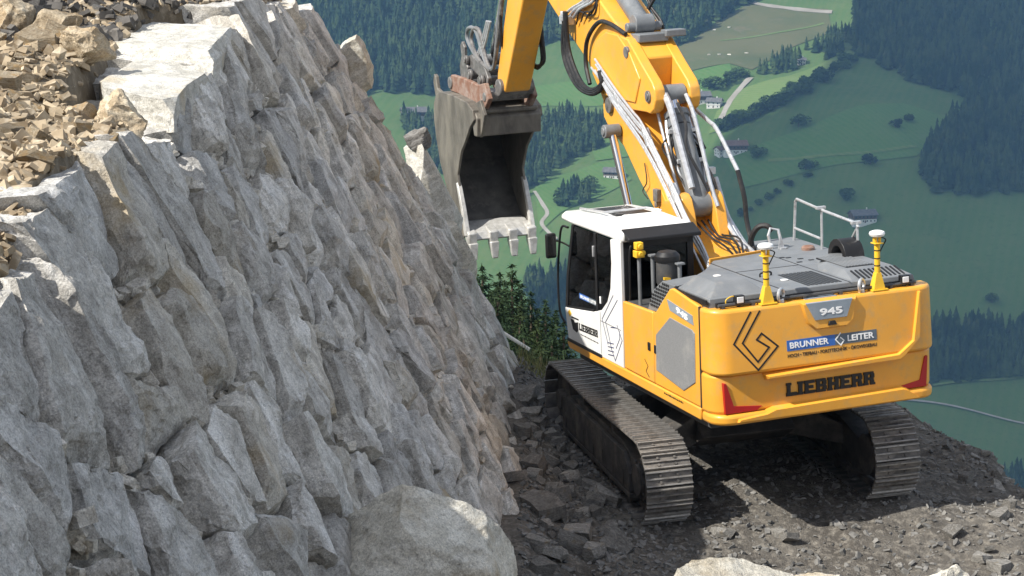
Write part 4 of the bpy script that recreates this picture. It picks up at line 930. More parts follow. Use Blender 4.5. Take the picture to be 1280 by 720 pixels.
# ---- hood
def hood(m):
    pl = [(-1.44, -2.86), (1.44, -2.86), (1.44, .40), (.66, .40), (.56, -.42), (-.32, -.60), (-.86, -1.36), (-1.44, -1.93)]
    m.prism(pl, 2.80, 2.965, 'z', 0, inset(pl, .03))
    b = [(-1.40, -2.82), (-.62, -2.80), (-.50, -1.62), (-.84, -1.40), (-1.40, -1.95)]; t = [(-1.20, -2.58), (-.78, -2.56), (-.72, -1.85), (-.88, -1.70), (-1.20, -2.02)]
    m.prism(b, 2.955, 3.10, 'z', 0, t)
    b = [(.56, -2.80), (1.42, -2.82), (1.42, -1.15), (.95, -1.15), (.56, -1.9)]; t = [(.64, -2.45), (1.30, -2.45), (1.30, -1.45), (1.0, -1.40), (.66, -1.95)]
    m.prism(b, 2.955, 3.045, 'z', 0, t)
HD = part('engine_hood', HOOD, hood, bevel=.012)
part('hood_edge', YEL, lambda m: m.hexa([(-.33, -.60, 2.72), (-.33, -.57, 2.72), (.57, -.38, 2.72), (.57, -.41, 2.72)], [(-.33, -.60, 2.985), (-.33, -.56, 2.985), (.57, -.37, 2.985), (.57, -.41, 2.985)]), HD)
slot = MB().box(-.018, .018, -.40, .40, -.012, .004).mesh('louvre', BLK)
for k in range(9): link('louvre', slot, None, HD).location = (-.02 + k * .055, -2.36, 2.966)
slot2 = MB().box(-.012, .012, -.30, .30, -.012, .004).mesh('louvre', BLK)
part('vent_recess', BLK, lambda m: m.box(.72, 1.12, -2.38, -1.58, 3.03, 3.049), HD)
slot3 = MB().box(-.014, .014, -.36, .36, 0, .012).mesh('louvre_bar', HOOD)
for k in range(9): link('louvre_bar', slot3, None, HD).location = (.74 + k * .045, -1.98, 3.046)
for k in range(11):
    o = link('louvre', slot2, None, HD); o.location = (.70 + k * .062, -2.64, 3.004); o.rotation_euler = (R(14.5), 0, 0); o.scale = (1, .42, 1)
part('cap', WHT, lambda m: m.lathe([(.05, 0), (.052, .008), (.03, .014)], (-1.0, -2.2, 3.10)), HD)
part('cap', WHT, lambda m: m.lathe([(.05, 0), (.052, .008), (.03, .014)], (-.12, -2.30, 2.967)), HD)
part('hood_handle', BLK, lambda m: m.tube(catmull([(-.28, -1.95, 2.96), (-.27, -1.95, 3.01), (-.12, -1.92, 3.01), (-.11, -1.92, 2.96)], 4), .012, 6), HD)
part('hood_seam', BLK, lambda m: (m.box(-.42, -.405, -2.84, -.7, 2.964, 2.969), m.box(.50, .512, -2.84, -.5, 2.964, 2.969), m.box(-.40, .50, -1.52, -1.508, 2.964, 2.969)), HD)
for (a, b) in ((.55, -.95), (.62, -1.0), (.72, -1.15), (.8, -1.3), (.6, -1.35)): part('hood_catch', BLK, lambda m: m.box(a - .035, a + .035, b - .02, b + .02, 2.963, 2.972), HD)
part('hood_gasket', BLK, lambda m: (m.box(-1.35, 1.35, -2.905, -2.865, 2.85, 2.915), m.box(-1.47, -1.445, -2.85, -1.95, 2.90, 2.955)), HD)
part('rear_rail', DGREY, lambda m: (m.tube([(-1.36, -2.96, 2.895), (1.36, -2.96, 2.895)], .022, 8), *[m.box(x - .02, x + .02, -2.99, -2.93, 2.85, 2.895) for x in (-1.3, -.9, -.2, .3, 1.0, 1.3)]), CW)
# deck between cab and hood
DK = part('deck', DGREY, lambda m: (m.box(-1.43, -.35, -1.95, -.34, 2.30, 2.50),), bevel=.01)
MP = part('intake_panel', HOOD, lambda m: m.prism([(-1.02, 2.50), (-1.40, 2.54), (-1.90, 2.97), (-1.52, 2.97), (-1.22, 2.80)], -1.44, -1.41), bevel=.008)
part('intake_front', HOOD, lambda m: m.hexa([(-1.43, -1.05, 2.5), (-.9, -1.05, 2.5), (-.9, -1.3, 2.5), (-1.43, -1.3, 2.5)], [(-1.43, -1.5, 2.96), (-.9, -1.36, 2.96), (-.9, -1.6, 2.96), (-1.43, -1.9, 2.96)]), MP)
hole = MB().cyl((.003, 0, 0), (-.006, 0, 0), .019, n=6).mesh('vent_hole', BLK)
for r in range(9):
    for c in range(9):
        zz = 2.55 + r * .048; yy = -1.10 - c * .055 - (r % 2) * .027 - r * .020
        if zz < 2.56 + max(0, (-1.36 - yy)) * .86 or zz > 2.78 + (-1.22 - yy) * .58 or yy < -1.8: continue
        link('vent_hole', hole, None, MP).location = (-1.441, yy, zz)
PC = part('air_precleaner', [BLK, DGREY], lambda m: (m.lathe([(.12, 2.45), (.12, 2.78), (.15, 2.84), (.15, 3.12)], (-1.14, -1.02, 0), 22, 1), m.lathe([(.165, 3.12), (.17, 3.14), (.165, 3.19), (.12, 3.24), (.03, 3.26)], (-1.14, -1.02, 0), 22, 0)))
part('sticker', MYEL, lambda m: m.prism([(-1.26, 2.90), (-1.17, 2.885), (-1.17, 2.92), (-1.26, 2.935)], -1.145, -1.18, 'y'), PC)
part('support_post', CYLG, lambda m: (m.cyl((-1.25, -.80, 2.3), (-1.25, -.80, 3.16), .028, n=10), m.box(-1.30, -1.20, -.86, -.76, 3.15, 3.18)), bevel=.004)
part('support_post', CYLG, lambda m: (m.cyl((-1.06, -1.22, 2.48), (-1.06, -1.22, 3.10), .028, n=10), m.box(-1.11, -1.0, -1.27, -1.17, 3.09, 3.115)), bevel=.004)
wl = part('warning_light', MYEL, lambda m: (m.box(-1.46, -1.34, -.76, -.64, 3.14, 3.23), m.box(-1.45, -1.35, -.75, -.65, 3.245, 3.34), m.cyl((-1.40, -.76, 3.19), (-1.40, -.79, 3.19), .035, n=12), m.cyl((-1.40, -.75, 3.29), (-1.40, -.78, 3.29), .035, n=12), m.cyl((-1.34, -.70, 3.19), (-1.31, -.70, 3.19), .03, n=12), m.box(-1.42, -1.38, -.72, -.68, 3.22, 3.25)), bevel=.008)
part('lamp_post', CYLG, lambda m: m.cyl((-1.40, -.70, 2.48), (-1.40, -.70, 3.14), .025, n=10), wl)

# ---- cab
CAB = part('cab', WHT, lambda m: (m.prism([(1.71, 1.57), (1.80, 2.03), (1.2, 2.10), (.72, 2.16), (.42, 2.24), (.2, 2.40), (.08, 2.60), (.02, 2.95), (.03, 3.28), (-.30, 3.30), (-.30, 1.57)], -1.50, -1.44),
                                  m.box(-1.46, -.46, 1.62, 1.70, 1.57, 2.02), m.box(-1.46, -.44, -.30, -.24, 1.57, 2.42), m.prism([(1.71, 1.57), (1.80, 2.03), (.6, 2.1), (-.30, 2.2), (-.30, 1.57)], -.47, -.42), m.box(-1.45, -.43, -.29, 1.6, 1.57, 1.63)), bevel=.015)
def roof(m):
    o = [(-.36, 3.285), (1.50, 3.275), (1.84, 3.29), (1.86, 3.36), (1.70, 3.43), (.9, 3.475), (-.20, 3.455), (-.36, 3.40)]; m.prism(o, -1.485, -.43)
RF = part('roof', WHT, roof, CAB, bevel=.035, seg=3)
part('skylight', BLK, lambda m: m.hexa([(-1.15, .62, 3.45), (-.62, .62, 3.45), (-.62, 1.5, 3.40), (-1.15, 1.5, 3.40)], [(-1.15, .62, 3.492), (-.62, .62, 3.492), (-.62, 1.5, 3.458), (-1.15, 1.5, 3.458)]), RF)
part('roof_rail', SILV, lambda m: m.tube([(-1.30, 1.55, 3.47), (-1.28, .7, 3.53), (-.7, .62, 3.55), (-.55, .45, 3.52)], .018, 8), RF)
part('roof_hatch', WHT, lambda m: (m.prism([(-1.1, -.1), (-.55, -.1), (-.5, .55), (-1.18, .55)], 3.44, 3.51, 'z', 0, [(-1.05, -.02), (-.6, -.02), (-.56, .48), (-1.1, .48)])), RF, bevel=.01)
def pane(name, poly, x0, x1): return part(name, GLASS, lambda m: m.prism(poly, x0, x1), CAB)
pane('door_window', [(1.79, 2.05), (1.71, 2.5), (1.43, 3.265), (.62, 3.275), (.62, 2.17), (1.2, 2.105)], -1.482, -1.476)
pane('rear_side_window', [(.56, 2.185), (.43, 2.245), (.22, 2.40), (.09, 2.60), (.03, 2.95), (.05, 3.27), (.56, 3.275)], -1.482, -1.476)
part('door_pillar', BLK, lambda m: (m.prism([(.625, 2.15), (.555, 2.17), (.555, 3.28), (.625, 3.28)], -1.495, -1.43), m.prism([(1.80, 2.03), (1.715, 2.5), (1.44, 3.28), (1.36, 3.28), (1.63, 2.5), (1.70, 2.05)], -1.492, -1.40), m.prism([(1.80, 2.03), (1.715, 2.5), (1.44, 3.28), (1.36, 3.28), (1.63, 2.5), (1.70, 2.05)], -.52, -.43), m.prism([(1.75, 2.025), (1.2, 2.095), (.72, 2.155), (.72, 2.19), (1.2, 2.13), (1.75, 2.06)], -1.492, -1.45)), CAB, bevel=.006)
part('lower_window_tint', BLK, lambda m: m.prism([(1.76, 2.07), (1.72, 2.40), (.63, 2.47), (.63, 2.19), (1.2, 2.13)], -1.47, -1.463), CAB)
part('front_window', GLASS, lambda m: m.hexa([(-1.42, 1.77, 2.05), (-.50, 1.77, 2.05), (-.50, 1.765, 2.05), (-1.42, 1.765, 2.05)], [(-1.42, 1.42, 3.28), (-.50, 1.42, 3.28), (-.50, 1.415, 3.28), (-1.42, 1.415, 3.28)]), CAB)
part('right_window', GLASS, lambda m: m.prism([(1.68, 2.1), (1.4, 3.27), (-.2, 3.27), (-.2, 2.2)], -.45, -.445), CAB)
part('rear_window', GLASS, lambda m: m.box(-1.40, -.48, -.275, -.269, 2.42, 3.27), CAB)
part('rear_frame', BLK, lambda m: (m.box(-1.44, -1.36, -.30, -.24, 2.42, 3.29), m.box(-.52, -.43, -.30, -.24, 2.42, 3.29), m.box(-1.44, -.43, -.30, -.24, 3.19, 3.29), m.box(-1.40, -.45, -.255, -.245, 2.42, 2.95)), CAB, bevel=.008)
part('rear_visor', BLK, lambda m: m.hexa([(-1.45, -.50, 3.30), (-.40, -.50, 3.30), (-.40, -.25, 3.33), (-1.45, -.25, 3.33)], [(-1.45, -.50, 3.35), (-.40, -.50, 3.35), (-.40, -.25, 3.45), (-1.45, -.25, 3.45)]), CAB, bevel=.01)
part('guard_bar', BLK, lambda m: m.tube(catmull([(-1.40, -.36, 2.50), (-1.41, -.40, 2.7), (-1.41, -.42, 3.15), (-1.36, -.42, 3.26), (-1.24, -.42, 3.28)], 5), .016, 8), CAB)
part('operator_seat', BLK, lambda m: (m.box(-1.2, -.72, .1, .65, 1.95, 2.15), m.hexa([(-1.2, .02, 2.1), (-.72, .02, 2.1), (-.72, .16, 2.1), (-1.2, .16, 2.1)], [(-1.16, -.12, 2.95), (-.76, -.12, 2.95), (-.76, 0, 2.95), (-1.16, 0, 2.95)]), m.box(-1.08, -.84, -.12, -.02, 2.93, 3.15)), CAB, bevel=.04)
part('console', DGREY, lambda m: (m.box(-.70, -.56, .1, 1.0, 1.7, 2.35), m.box(-1.38, -1.26, .1, .9, 1.7, 2.3), m.box(-.75, -.5, 1.2, 1.5, 2.0, 2.55)), CAB, bevel=.02)
part('door_handle', SILV, lambda m: (m.box(-1.52, -1.488, .60, .635, 2.95, 3.1),), CAB, bevel=.006)
part('door_handle', PRINTW, lambda m: (m.box(-1.50, -1.484, .44, .48, 2.32, 2.42),), CAB, bevel=.006)
part('door_seam', DGREY, lambda m: (m.box(-1.502, -1.49, .46, .47, 1.62, 2.2), m.box(-1.502, -1.49, -.25, .46, 2.08, 2.088)), CAB)
part('sill_strip', BLK, lambda m: m.prism([(1.72, 1.555), (.45, 1.56), (.45, 1.605), (1.72, 1.60)], -1.515, -1.495), CAB, bevel=.004)
SX = -1.5012
maker('maker_lettering', .70, .10, Vector((SX + .001, 1.27, 1.795)), Vector((0, -1, .04)), Vector((0, 0, 1)), PRINTB, CAB, .004)
part('small_print', PRINTB, lambda m: dashes(m, 1.22, .58, 1.735, SX + .001, .016), CAB)
part('door_sticker', [BLUE, GREYP], lambda m: (m.box(-1.488, -1.483, .90, 1.25, 2.255, 2.33, 0), m.box(-1.488, -1.483, .56, .90, 2.255, 2.33, 1)) and None, CAB)
text('sticker_lettering', 'BRUNNER LEITER', (.60, .045), (-1.4885, 1.21, 2.27), (0, -1, 0), (0, 0, 1), PRINTW, CAB, .02, .002)
part('door_emblem', PRINTB, lambda m: (m.prism([(1.56, 1.92), (1.28, 1.93), (1.28, 1.95), (1.54, 1.945)], SX, SX - .003), m.prism([(1.58, 1.90), (1.46, 1.905), (1.44, 1.87), (1.30, 1.90), (1.30, 1.78), (1.36, 1.74), (1.50, 1.76)], SX, SX - .003)), CAB)
part('warning_mark', MYEL, lambda m: m.prism([(1.68, 1.98), (1.61, 2.03), (1.54, 1.98), (1.61, 1.92)], SX, SX - .003), CAB)
LG = lambda y_, z_: (y_, z_)
def fold(m):
    wd = .012; k = [0]
    def st(p): k[0] += 1; stroke(m, p, wd, SX, -.002 - .0001 * k[0], 'x')
    st([(-.02, 2.52), (.40, 2.12), (.30, 1.95), (.22, 1.80)]); st([(-.16, 2.48), (.28, 2.10), (.18, 1.93), (.10, 1.76)])
    st([(-.12, 2.13), (-.28, 1.95), (-.10, 1.72), (-.02, 1.62), (.12, 1.78)]); st([(-.20, 2.06), (-.20, 1.96), (-.06, 1.80)])
    for i in range(5): st([(.22 - .0 * i, 1.88 - .055 * i), (.02, 1.90 - .055 * i)]) if i else st([(.10, 2.06), (-.10, 2.09)])
part('cab_emblem', NAVY, fold, CAB)
# mirror and grab rail
MR = part('mirror', BLK, lambda m: m.box(-1.72, -1.56, 1.86, 1.93, 2.74, 3.10), bevel=.03, seg=3)
part('mirror_glass', CHROME, lambda m: m.box(-1.705, -1.575, 1.852, 1.861, 2.78, 3.06), MR)
part('mirror_arm', BLK, lambda m: m.tube(catmull([(-1.60, 1.92, 2.95), (-1.52, 1.95, 2.97), (-1.47, 1.80, 2.95), (-1.45, 1.66, 2.93)], 4), .014, 7), MR)
part('grab_rail', BLK, lambda m: m.tube(catmull([(-1.50, 1.55, 3.22), (-1.53, 1.72, 3.20), (-1.53, 1.85, 2.9), (-1.53, 1.95, 2.4), (-1.53, 1.92, 1.95), (-1.50, 1.80, 1.80)], 5), .017, 8), CAB)

# ---- masts, rails, lamps on the counterweight and hood
for mx, my in ((-.72, -2.98), (.81, -2.98)):
    g = part('receiver_mast', MYEL, lambda m: (m.box(mx - .11, mx + .11, my - .08, my + .08, 2.856, 2.876), m.prism([(mx - .08, my - .06), (mx + .08, my - .06), (mx + .08, my + .06), (mx - .08, my + .06)], 2.876, 3.08, 'z', 0, [(mx - .035, my - .035), (mx + .035, my - .035), (mx + .035, my + .035), (mx - .035, my + .035)]), m.cyl((mx, my, 3.07), (mx, my, 3.44), .036, n=14), m.box(mx - .06, mx + .06, my - .06, my + .06, 3.44, 3.455), m.cyl((mx - .03, my, 3.45), (mx - .03, my, 3.53), .028, n=10), m.cyl((mx + .035, my, 3.45), (mx + .035, my, 3.52), .02, n=8)), bevel=.004)
    part('antenna', WHT, lambda m: m.lathe([(.06, 3.525), (.09, 3.54), (.10, 3.565), (.09, 3.59), (.05, 3.605)], (mx, my, 0), 22), g)
    for zz in (3.16, 3.25, 3.35): part('band', BLK, lambda m: m.cyl((mx, my, zz), (mx, my, zz + .014), .0385, n=14), g)
    part('cable', RUBBER, lambda m: m.tube(catmull([(mx + .04, my, 3.52), (mx + .12, my, 3.48), (mx + .10, my + .03, 3.40), (mx + .04, my + .03, 3.3)], 5), .008, 6), g)
for ex_ in (-.53, .58):
    pts = [(ex_, -2.99 + .075 * math.cos(a * .3927), 2.945 + .075 * math.sin(a * .3927)) for a in range(16)]
    pts = [(ex_ + .075 * math.cos(a * .3927) * .8, -2.99 + .075 * math.cos(a * .3927) * .6, 2.945 + .075 * math.sin(a * .3927)) for a in range(16)]
    part('lifting_eye', SILV, lambda m: (m.tube(pts, .02, 8, closed=True), m.cyl((ex_, -2.99, 2.855), (ex_, -2.99, 2.88), .04, n=12)))
for lx in (-1.08, 1.20): part('work_light', [BLK, PRINTW], lambda m: (m.box(lx - .06, lx + .06, -3.0, -2.92, 2.895, 3.0, 0), m.box(lx - .045, lx + .045, -3.004, -2.99, 2.91, 2.985, 1), m.box(lx - .02, lx + .02, -2.97, -2.94, 2.855, 2.90, 0)), bevel=.006)
part('lamp_cable', MYEL, lambda m: m.tube(catmull([(-1.24, -2.95, 2.88), (-1.25, -2.95, 2.95), (-1.18, -2.95, 2.99), (-1.10, -2.94, 2.98)], 5), .008, 6))
HR = part('handrail', SILV, lambda m: (m.tube([(1.30, .12, 2.95), (1.30, .06, 3.52), (1.30, .02, 3.555), (1.30, -.68, 3.50), (1.30, -1.60, 3.45), (1.30, -1.66, 3.42), (1.30, -1.52, 3.26), (1.30, -1.46, 3.0)], .020, 8), m.tube([(1.30, -.68, 3.52), (1.30, -.68, 2.96)], .018, 8), m.tube([(1.30, .10, 3.14), (1.30, -.66, 3.10)], .018, 8), m.tube([(1.30, -1.63, 3.46), (1.30, -1.66, 3.0)], .018, 8)))
for yy, zz in ((-.68, 3.52), (-1.62, 3.45)): part('rail_clamp', SILV, lambda m: m.box(1.22, 1.36, yy - .02, yy + .03, zz - .01, zz + .03), HR, bevel=.004)
part('exhaust', BLK, lambda m: (m.prism([(-1.55 + .24 * math.cos(math.pi * k / 8), 3.02 + .24 * math.sin(math.pi * k / 8)) for k in range(9)] + [(-1.55 + .15 * math.cos(math.pi * k / 8), 3.02 + .15 * math.sin(math.pi * k / 8)) for k in range(8, -1, -1)], 1.04, 1.32)), bevel=.006)
part('fuel_cap', RUST, lambda m: m.lathe([(.09, 2.96), (.09, 3.0), (.07, 3.02)], (1.12, -.62, 0)), bevel=.004)
part('hose_arch', RUBBER, lambda m: m.tube(catmull([(.55, .0, 2.85), (.56, -.05, 3.1), (.63, -.12, 3.25), (.72, -.2, 3.27), (.78, -.25, 3.2)], 5), .04, 8))
part('hose_bracket', SILV, lambda m: (m.tube([(.74, -.3, 2.95), (.70, -.28, 3.15), (.74, -.26, 3.24), (.84, -.3, 3.22), (.88, -.35, 2.95)], .022, 8), m.box(.82, .92, -.42, -.32, 2.96, 2.985), m.prism([(.80, 2.97), (.90, 2.97), (.84, 3.18)], -.37, -.36, 'y')))

# ---- boom
XL, XR = -.20, .46
LB = part('lower_boom', YEL, lambda m: (m.prism([(.10, 1.75), (.60, 1.85), (1.02, 2.72), (1.50, 3.37), (1.98, 3.71), (2.52, 4.15), (3.05, 4.36), (3.25, 4.52), (3.27, 4.74), (3.12, 4.93), (2.8, 4.93), (2.3, 4.70), (1.6, 4.12), (1.15, 3.72), (.75, 3.28), (.25, 3.0), (-.18, 2.92), (-.30, 2.3), (-.25, 1.85)], XL, XR)), bevel=.025)
for xx in (-.17, .30):
    part('cylinder_lug', YEL, lambda m: m.prism([(.25, 2.9), (.40, 3.45)] + [(.64 + .2 * math.cos(R(a)), 3.50 + .2 * math.sin(R(a))) for a in (170, 140, 110, 80, 50, 20)] + [(1.05, 3.55), (1.2, 3.68), (.9, 3.2)], xx - .05, xx + .11), LB, bevel=.015)
part('pin', GREASE, lambda m: (m.cyl((-.235, .64, 3.48), (.43, .64, 3.48), .075, n=16), m.cyl((-.245, .64, 3.48), (-.23, .64, 3.48), .04, n=12)), LB, bevel=.006)
UB = part('upper_boom', YEL, lambda m: (m.prism([(2.0, 4.80), (2.7, 4.78), (3.20, 4.70), (3.42, 4.95), (3.78, 5.30), (4.72, 5.79), (5.41, 6.18), (6.0, 6.72), (6.45, 7.1), (6.5, 7.45), (6.2, 7.65), (5.2, 7.30), (4.2, 6.85), (3.45, 6.35), (2.75, 5.98), (2.17, 5.70), (1.85, 5.48)], XL, XR)), bevel=.025)
for xa, xb in ((-.222, -.06), (.32, .482)):
    part('lever_plate', YEL, lambda m: m.prism([(2.9, 4.80), (2.2, 4.72), (1.85, 4.73)] + [(1.52 + .25 * math.cos(R(a)), 4.97 + .25 * math.sin(R(a))) for a in (-70, -100, -135, -170, -205, -235)] + [(1.75, 5.42), (2.2, 5.735), (2.75, 5.80), (3.2, 5.6), (3.25, 5.1)], xa, xb), UB, bevel=.018)
part('knuckle_plate', YEL, lambda m: m.prism([(1.95, 4.84), (1.75, 5.2), (2.1, 5.55), (2.5, 5.78), (2.95, 5.80), (3.35, 5.66), (3.55, 5.40), (3.52, 5.15), (3.2, 4.86)], -.245, -.21), UB, bevel=.015)
part('pin', GREASE, lambda m: (m.cyl((-.25, 1.50, 4.97), (.50, 1.50, 4.97), .085, n=18), m.cyl((-.262, 1.50, 4.97), (-.24, 1.50, 4.97), .05, n=12)), UB, bevel=.006)
part('pin', GREASE, lambda m: (m.cyl((-.26, 2.2, 5.55), (.52, 2.2, 5.55), .085, n=18)), UB, bevel=.008)
part('pivot_pin', GREASE, lambda m: (m.cyl((-.25, 2.95, 4.72), (.51, 2.95, 4.72), .12, n=18)), LB, bevel=.008)
def hyd(name, p0, p1, rb, rr, f, rod_mat=CHROME):
    p0, p1 = Vector(p0), Vector(p1); q = p0 + (p1 - p0) * f
    c = part(name, CYLG, lambda m: (m.cyl(p0, q, rb, n=22), m.cyl(q - (p1 - p0).normalized() * .09, q, rb * 1.16, n=22), m.cyl(p0 - Vector((rb * 1.1, 0, 0)), p0 + Vector((rb * 1.1, 0, 0)), rb * 1.05, n=18)), bevel=.008)
    part('piston_rod', rod_mat, lambda m: m.cyl(q, p1, rr, n=16), c)
    part('rod_eye', CYLG, lambda m: m.cyl(p1 - Vector((rb * 1.15, 0, 0)), p1 + Vector((rb * 1.15, 0, 0)), rb * .95, n=20), c, bevel=.008); return c
AC = hyd('adjusting_cylinder', (.13, .66, 3.50), (.13, 1.50, 4.97), .155, .09, .84)
part('cylinder_band', BLK, lambda m: m.cyl((.13, 1.25, 4.53), (.13, 1.26, 4.548), .158, n=22), AC)
for xx in (-.34, .60): 
    c = hyd('lift_cylinder', (xx, 1.25, 1.75), (xx, 2.62, 4.38), .105, .06, .50)
    part('end_cap', CYLG, lambda m: (m.cyl((xx - .15, 2.62, 4.38), (xx - .12, 2.62, 4.38), .06, n=16), m.cyl((xx - .13, 2.62, 4.38), (xx + .12, 2.62, 4.38), .10, n=18)), c, bevel=.01)
hyd('stick_cylinder', (.13, 2.45, 5.92), (.13, 6.2, 8.15), .135, .075, .62)
part('cylinder_bracket', CYLG, lambda m: (m.box(-.10, .36, 2.05, 2.50, 5.68, 5.80), m.box(.30, .62, 2.0, 2.2, 5.74, 5.84), m.cyl((-.14, 2.42, 5.88), (.40, 2.42, 5.88), .07, n=14)), bevel=.015)
# pipes along the boom
def pipe(name, pts, r, mat, k=5, n=8): return part(name, mat, lambda m: m.tube(catmull(pts, k), r, n))
PL = [(3.24, 5.22), (2.52, 4.84), (1.90, 4.56), (1.52, 4.38), (.64, 3.70), (.15, 3.27), (-.36, 2.92), (-.75, 2.5)]
for k in range(4):
    o_ = (k - 1.5) * .095
    pipe('hydraulic_pipe', [(-.275 - .012 * (k % 2), y - o_ * .55, z - o_ * .8 + .05) for y, z in PL], .019 if k in (0, 3) else .016, SILV)
for (y, z) in ((2.52, 4.84), (1.52, 4.38), (.64, 3.70)): part('pipe_clamp', SILV, lambda m: m.hexa([(-.31, y - .10, z - .13), (-.20, y - .10, z - .13), (-.20, y + .10, z + .10), (-.31, y + .10, z + .10)], [(-.31, y - .12, z - .09), (-.20, y - .12, z - .09), (-.20, y + .08, z + .14), (-.31, y + .08, z + .14)]))
for k in range(2): pipe('hydraulic_pipe', [(-.29, 3.3 + .14 * k, 5.22 + .03 * k), (-.30, 3.05, 5.08), (-.31, 2.5 - .02 * k, 4.78 - .05 * k), (-.30, 1.5, 4.26 - .05 * k), (-.29, .6, 3.56 - .05 * k), (-.28, .0, 2.98), (-.28, -.5, 2.6)], .018, SILV)
pipe('hydraulic_pipe', [(.52, 2.58, 5.36), (.52, 2.2, 5.2), (.53, 1.80, 5.02), (.53, 1.74, 4.80), (.54, 1.2, 4.60), (.56, .98, 4.51), (.57, .62, 4.21), (.58, .36, 3.97)], .03, SILV)
pipe('hydraulic_hose', [(.58, .37, 3.98), (.60, .22, 3.62), (.60, .16, 3.3), (.58, -.05, 2.95), (.56, -.2, 2.6)], .034, RUBBER)
pipe('hydraulic_pipe', [(.50, 2.5, 5.34), (.51, 2.0, 5.05), (.51, 1.83, 4.55), (.51, 1.55, 4.1), (.51, 1.2, 3.66), (.52, .67, 3.25), (.54, -.22, 2.82)], .024, SILV)
for k in range(3): pipe('hydraulic_pipe', [(.495 + .03 * k, 1.15 - .07 * k, 3.72 + .04 * k), (.50, .67 - .06 * k, 3.27 + .03 * k), (.50, .3 - .05 * k, 3.06), (.50, -.22 - .07 * k, 2.86), (.5, -.6, 2.5)], .034, SILV)
pipe('hydraulic_pipe', [(.22, 1.46, 4.72), (.28, 1.3, 4.62), (.29, 1.0, 4.0), (.28, .75, 3.66)], .026, SILV)
pipe('hydraulic_pipe', [(-.06, 1.62, 4.86), (-.07, 1.45, 4.55), (-.06, .95, 3.70), (-.02, .85, 3.62)], .024, SILV)
pipe('hydraulic_pipe', [(.45, 1.72, 4.70), (.44, 1.5, 4.45), (.46, 1.25, 4.3), (.45, 1.1, 4.0), (.46, .9, 3.8)], .024, SILV)
for k in range(4): pipe('hydraulic_hose', [(.03 + .05 * k, 1.0 - .05 * k, 3.9), (-.10 + .09 * k, 1.35, 4.25 + .05 * k), (.05 + .09 * k, 1.15, 4.45), (.35, 1.2 - .1 * k, 4.25)], .016, RUBBER)
for k in range(4): pipe('hydraulic_hose', [(.0 + .1 * k, .55, 3.3), (.05 + .08 * k, .1 + .08 * k, 3.12), (.15 + .07 * k, -.1, 3.02 + .03 * k), (.32, -.3, 2.75)], .015, RUBBER)
pipe('hydraulic_pipe', [(-.05, 1.34, 5.0), (-.04, 1.16, 4.80), (-.03, .86, 4.26), (-.02, .58, 3.76)], .05, SILV)
pipe('hydraulic_pipe', [(.26, 1.30, 4.98), (.27, 1.08, 4.72), (.27, .84, 4.28), (.26, .56, 3.78), (.28, .40, 3.5)], .03, SILV)
pipe('hydraulic_hose', [(.08, 1.2, 4.88), (.10, .98, 4.6), (.02, .80, 4.3), (.12, .62, 3.95), (.2, .5, 3.7)], .022, RUBBER)
pipe('hydraulic_pipe', [(.37, 1.62, 4.90), (.40, 1.40, 4.62), (.41, 1.05, 4.05), (.40, .70, 3.62), (.42, .35, 3.22), (.44, -.1, 2.95)], .030, SILV)
pipe('hydraulic_pipe', [(.56, 2.35, 5.28), (.58, 1.98, 5.06), (.59, 1.88, 4.86), (.58, 1.86, 4.60), (.56, 1.6, 4.30), (.55, 1.2, 3.82), (.55, .8, 3.42), (.56, .2, 3.02), (.56, -.3, 2.8)], .026, SILV)
for k in range(3): pipe('hydraulic_hose', [(-.02 + .04 * k, 1.28 - .04 * k, 4.50), (-.10, 1.05, 4.22 - .04 * k), (-.06 + .1 * k, .95 - .06 * k, 3.95), (.0 + .12 * k, .78, 3.72)], .02, RUBBER)
for k in range(3): pipe('hydraulic_hose', [(.26 + .04 * k, 1.1, 4.25), (.36, 1.02 - .05 * k, 4.02), (.40, .92 - .08 * k, 3.82), (.38, .62 - .05 * k, 3.42), (.30, .35, 3.15)], .018, RUBBER)
for k in range(3): pipe('hydraulic_pipe', [(.50 + .035 * k, 2.62 - .05 * k, 5.42), (.51 + .035 * k, 2.25 - .05 * k, 5.22), (.52 + .03 * k, 1.95 - .06 * k, 5.02), (.53, 1.78 - .03 * k, 4.72 - .05 * k), (.52, 1.55, 4.42 - .06 * k), (.50, 1.35, 4.2 - .1 * k)], .020, SILV)
for k in range(2): pipe('hydraulic_pipe', [(.0 + .26 * k, 1.42, 4.70), (-.06 + .40 * k, 1.25, 4.42), (-.06 + .40 * k, 1.0, 4.05), (.0 + .3 * k, .82, 3.72)], .022, SILV)
for q_ in ((.44, .62, 1.70, 1.82, 4.62, 4.74), (.44, .60, 1.10, 1.2, 3.84, 3.94), (-.08, .34, 1.16, 1.20, 4.46, 4.52), (-.06, .34, .94, .98, 4.06, 4.12)): part('pipe_bracket', SILV, lambda m: m.box(*q_), bevel=.006)
pipe('cable', [(-.23, 1.7, 4.0), (-.25, 1.6, 3.75), (-.25, 1.75, 3.6), (-.24, 1.6, 3.5)], .009, RUBBER)
part('valve_block', GREASE, lambda m: (m.box(-.27, -.20, 1.22, 1.36, 3.50, 3.68), m.cyl((-.25, 1.29, 3.50), (-.25, 1.29, 3.42), .03, n=8)), bevel=.008)
for k, dz in enumerate((0, .03, .06)):
    pipe('hydraulic_hose', [(-.30 - .03 * k, 4.42 - .10 * k, 6.05), (-.33, 4.46 - .12 * k, 5.40 + dz), (-.33, 4.02 - .1 * k, 4.98 + dz), (-.32, 3.46 - .02 * k, 4.86 + dz), (-.31, 3.02, 4.98 + dz), (-.30, 3.10, 5.22)], .036, RUBBER, 7)
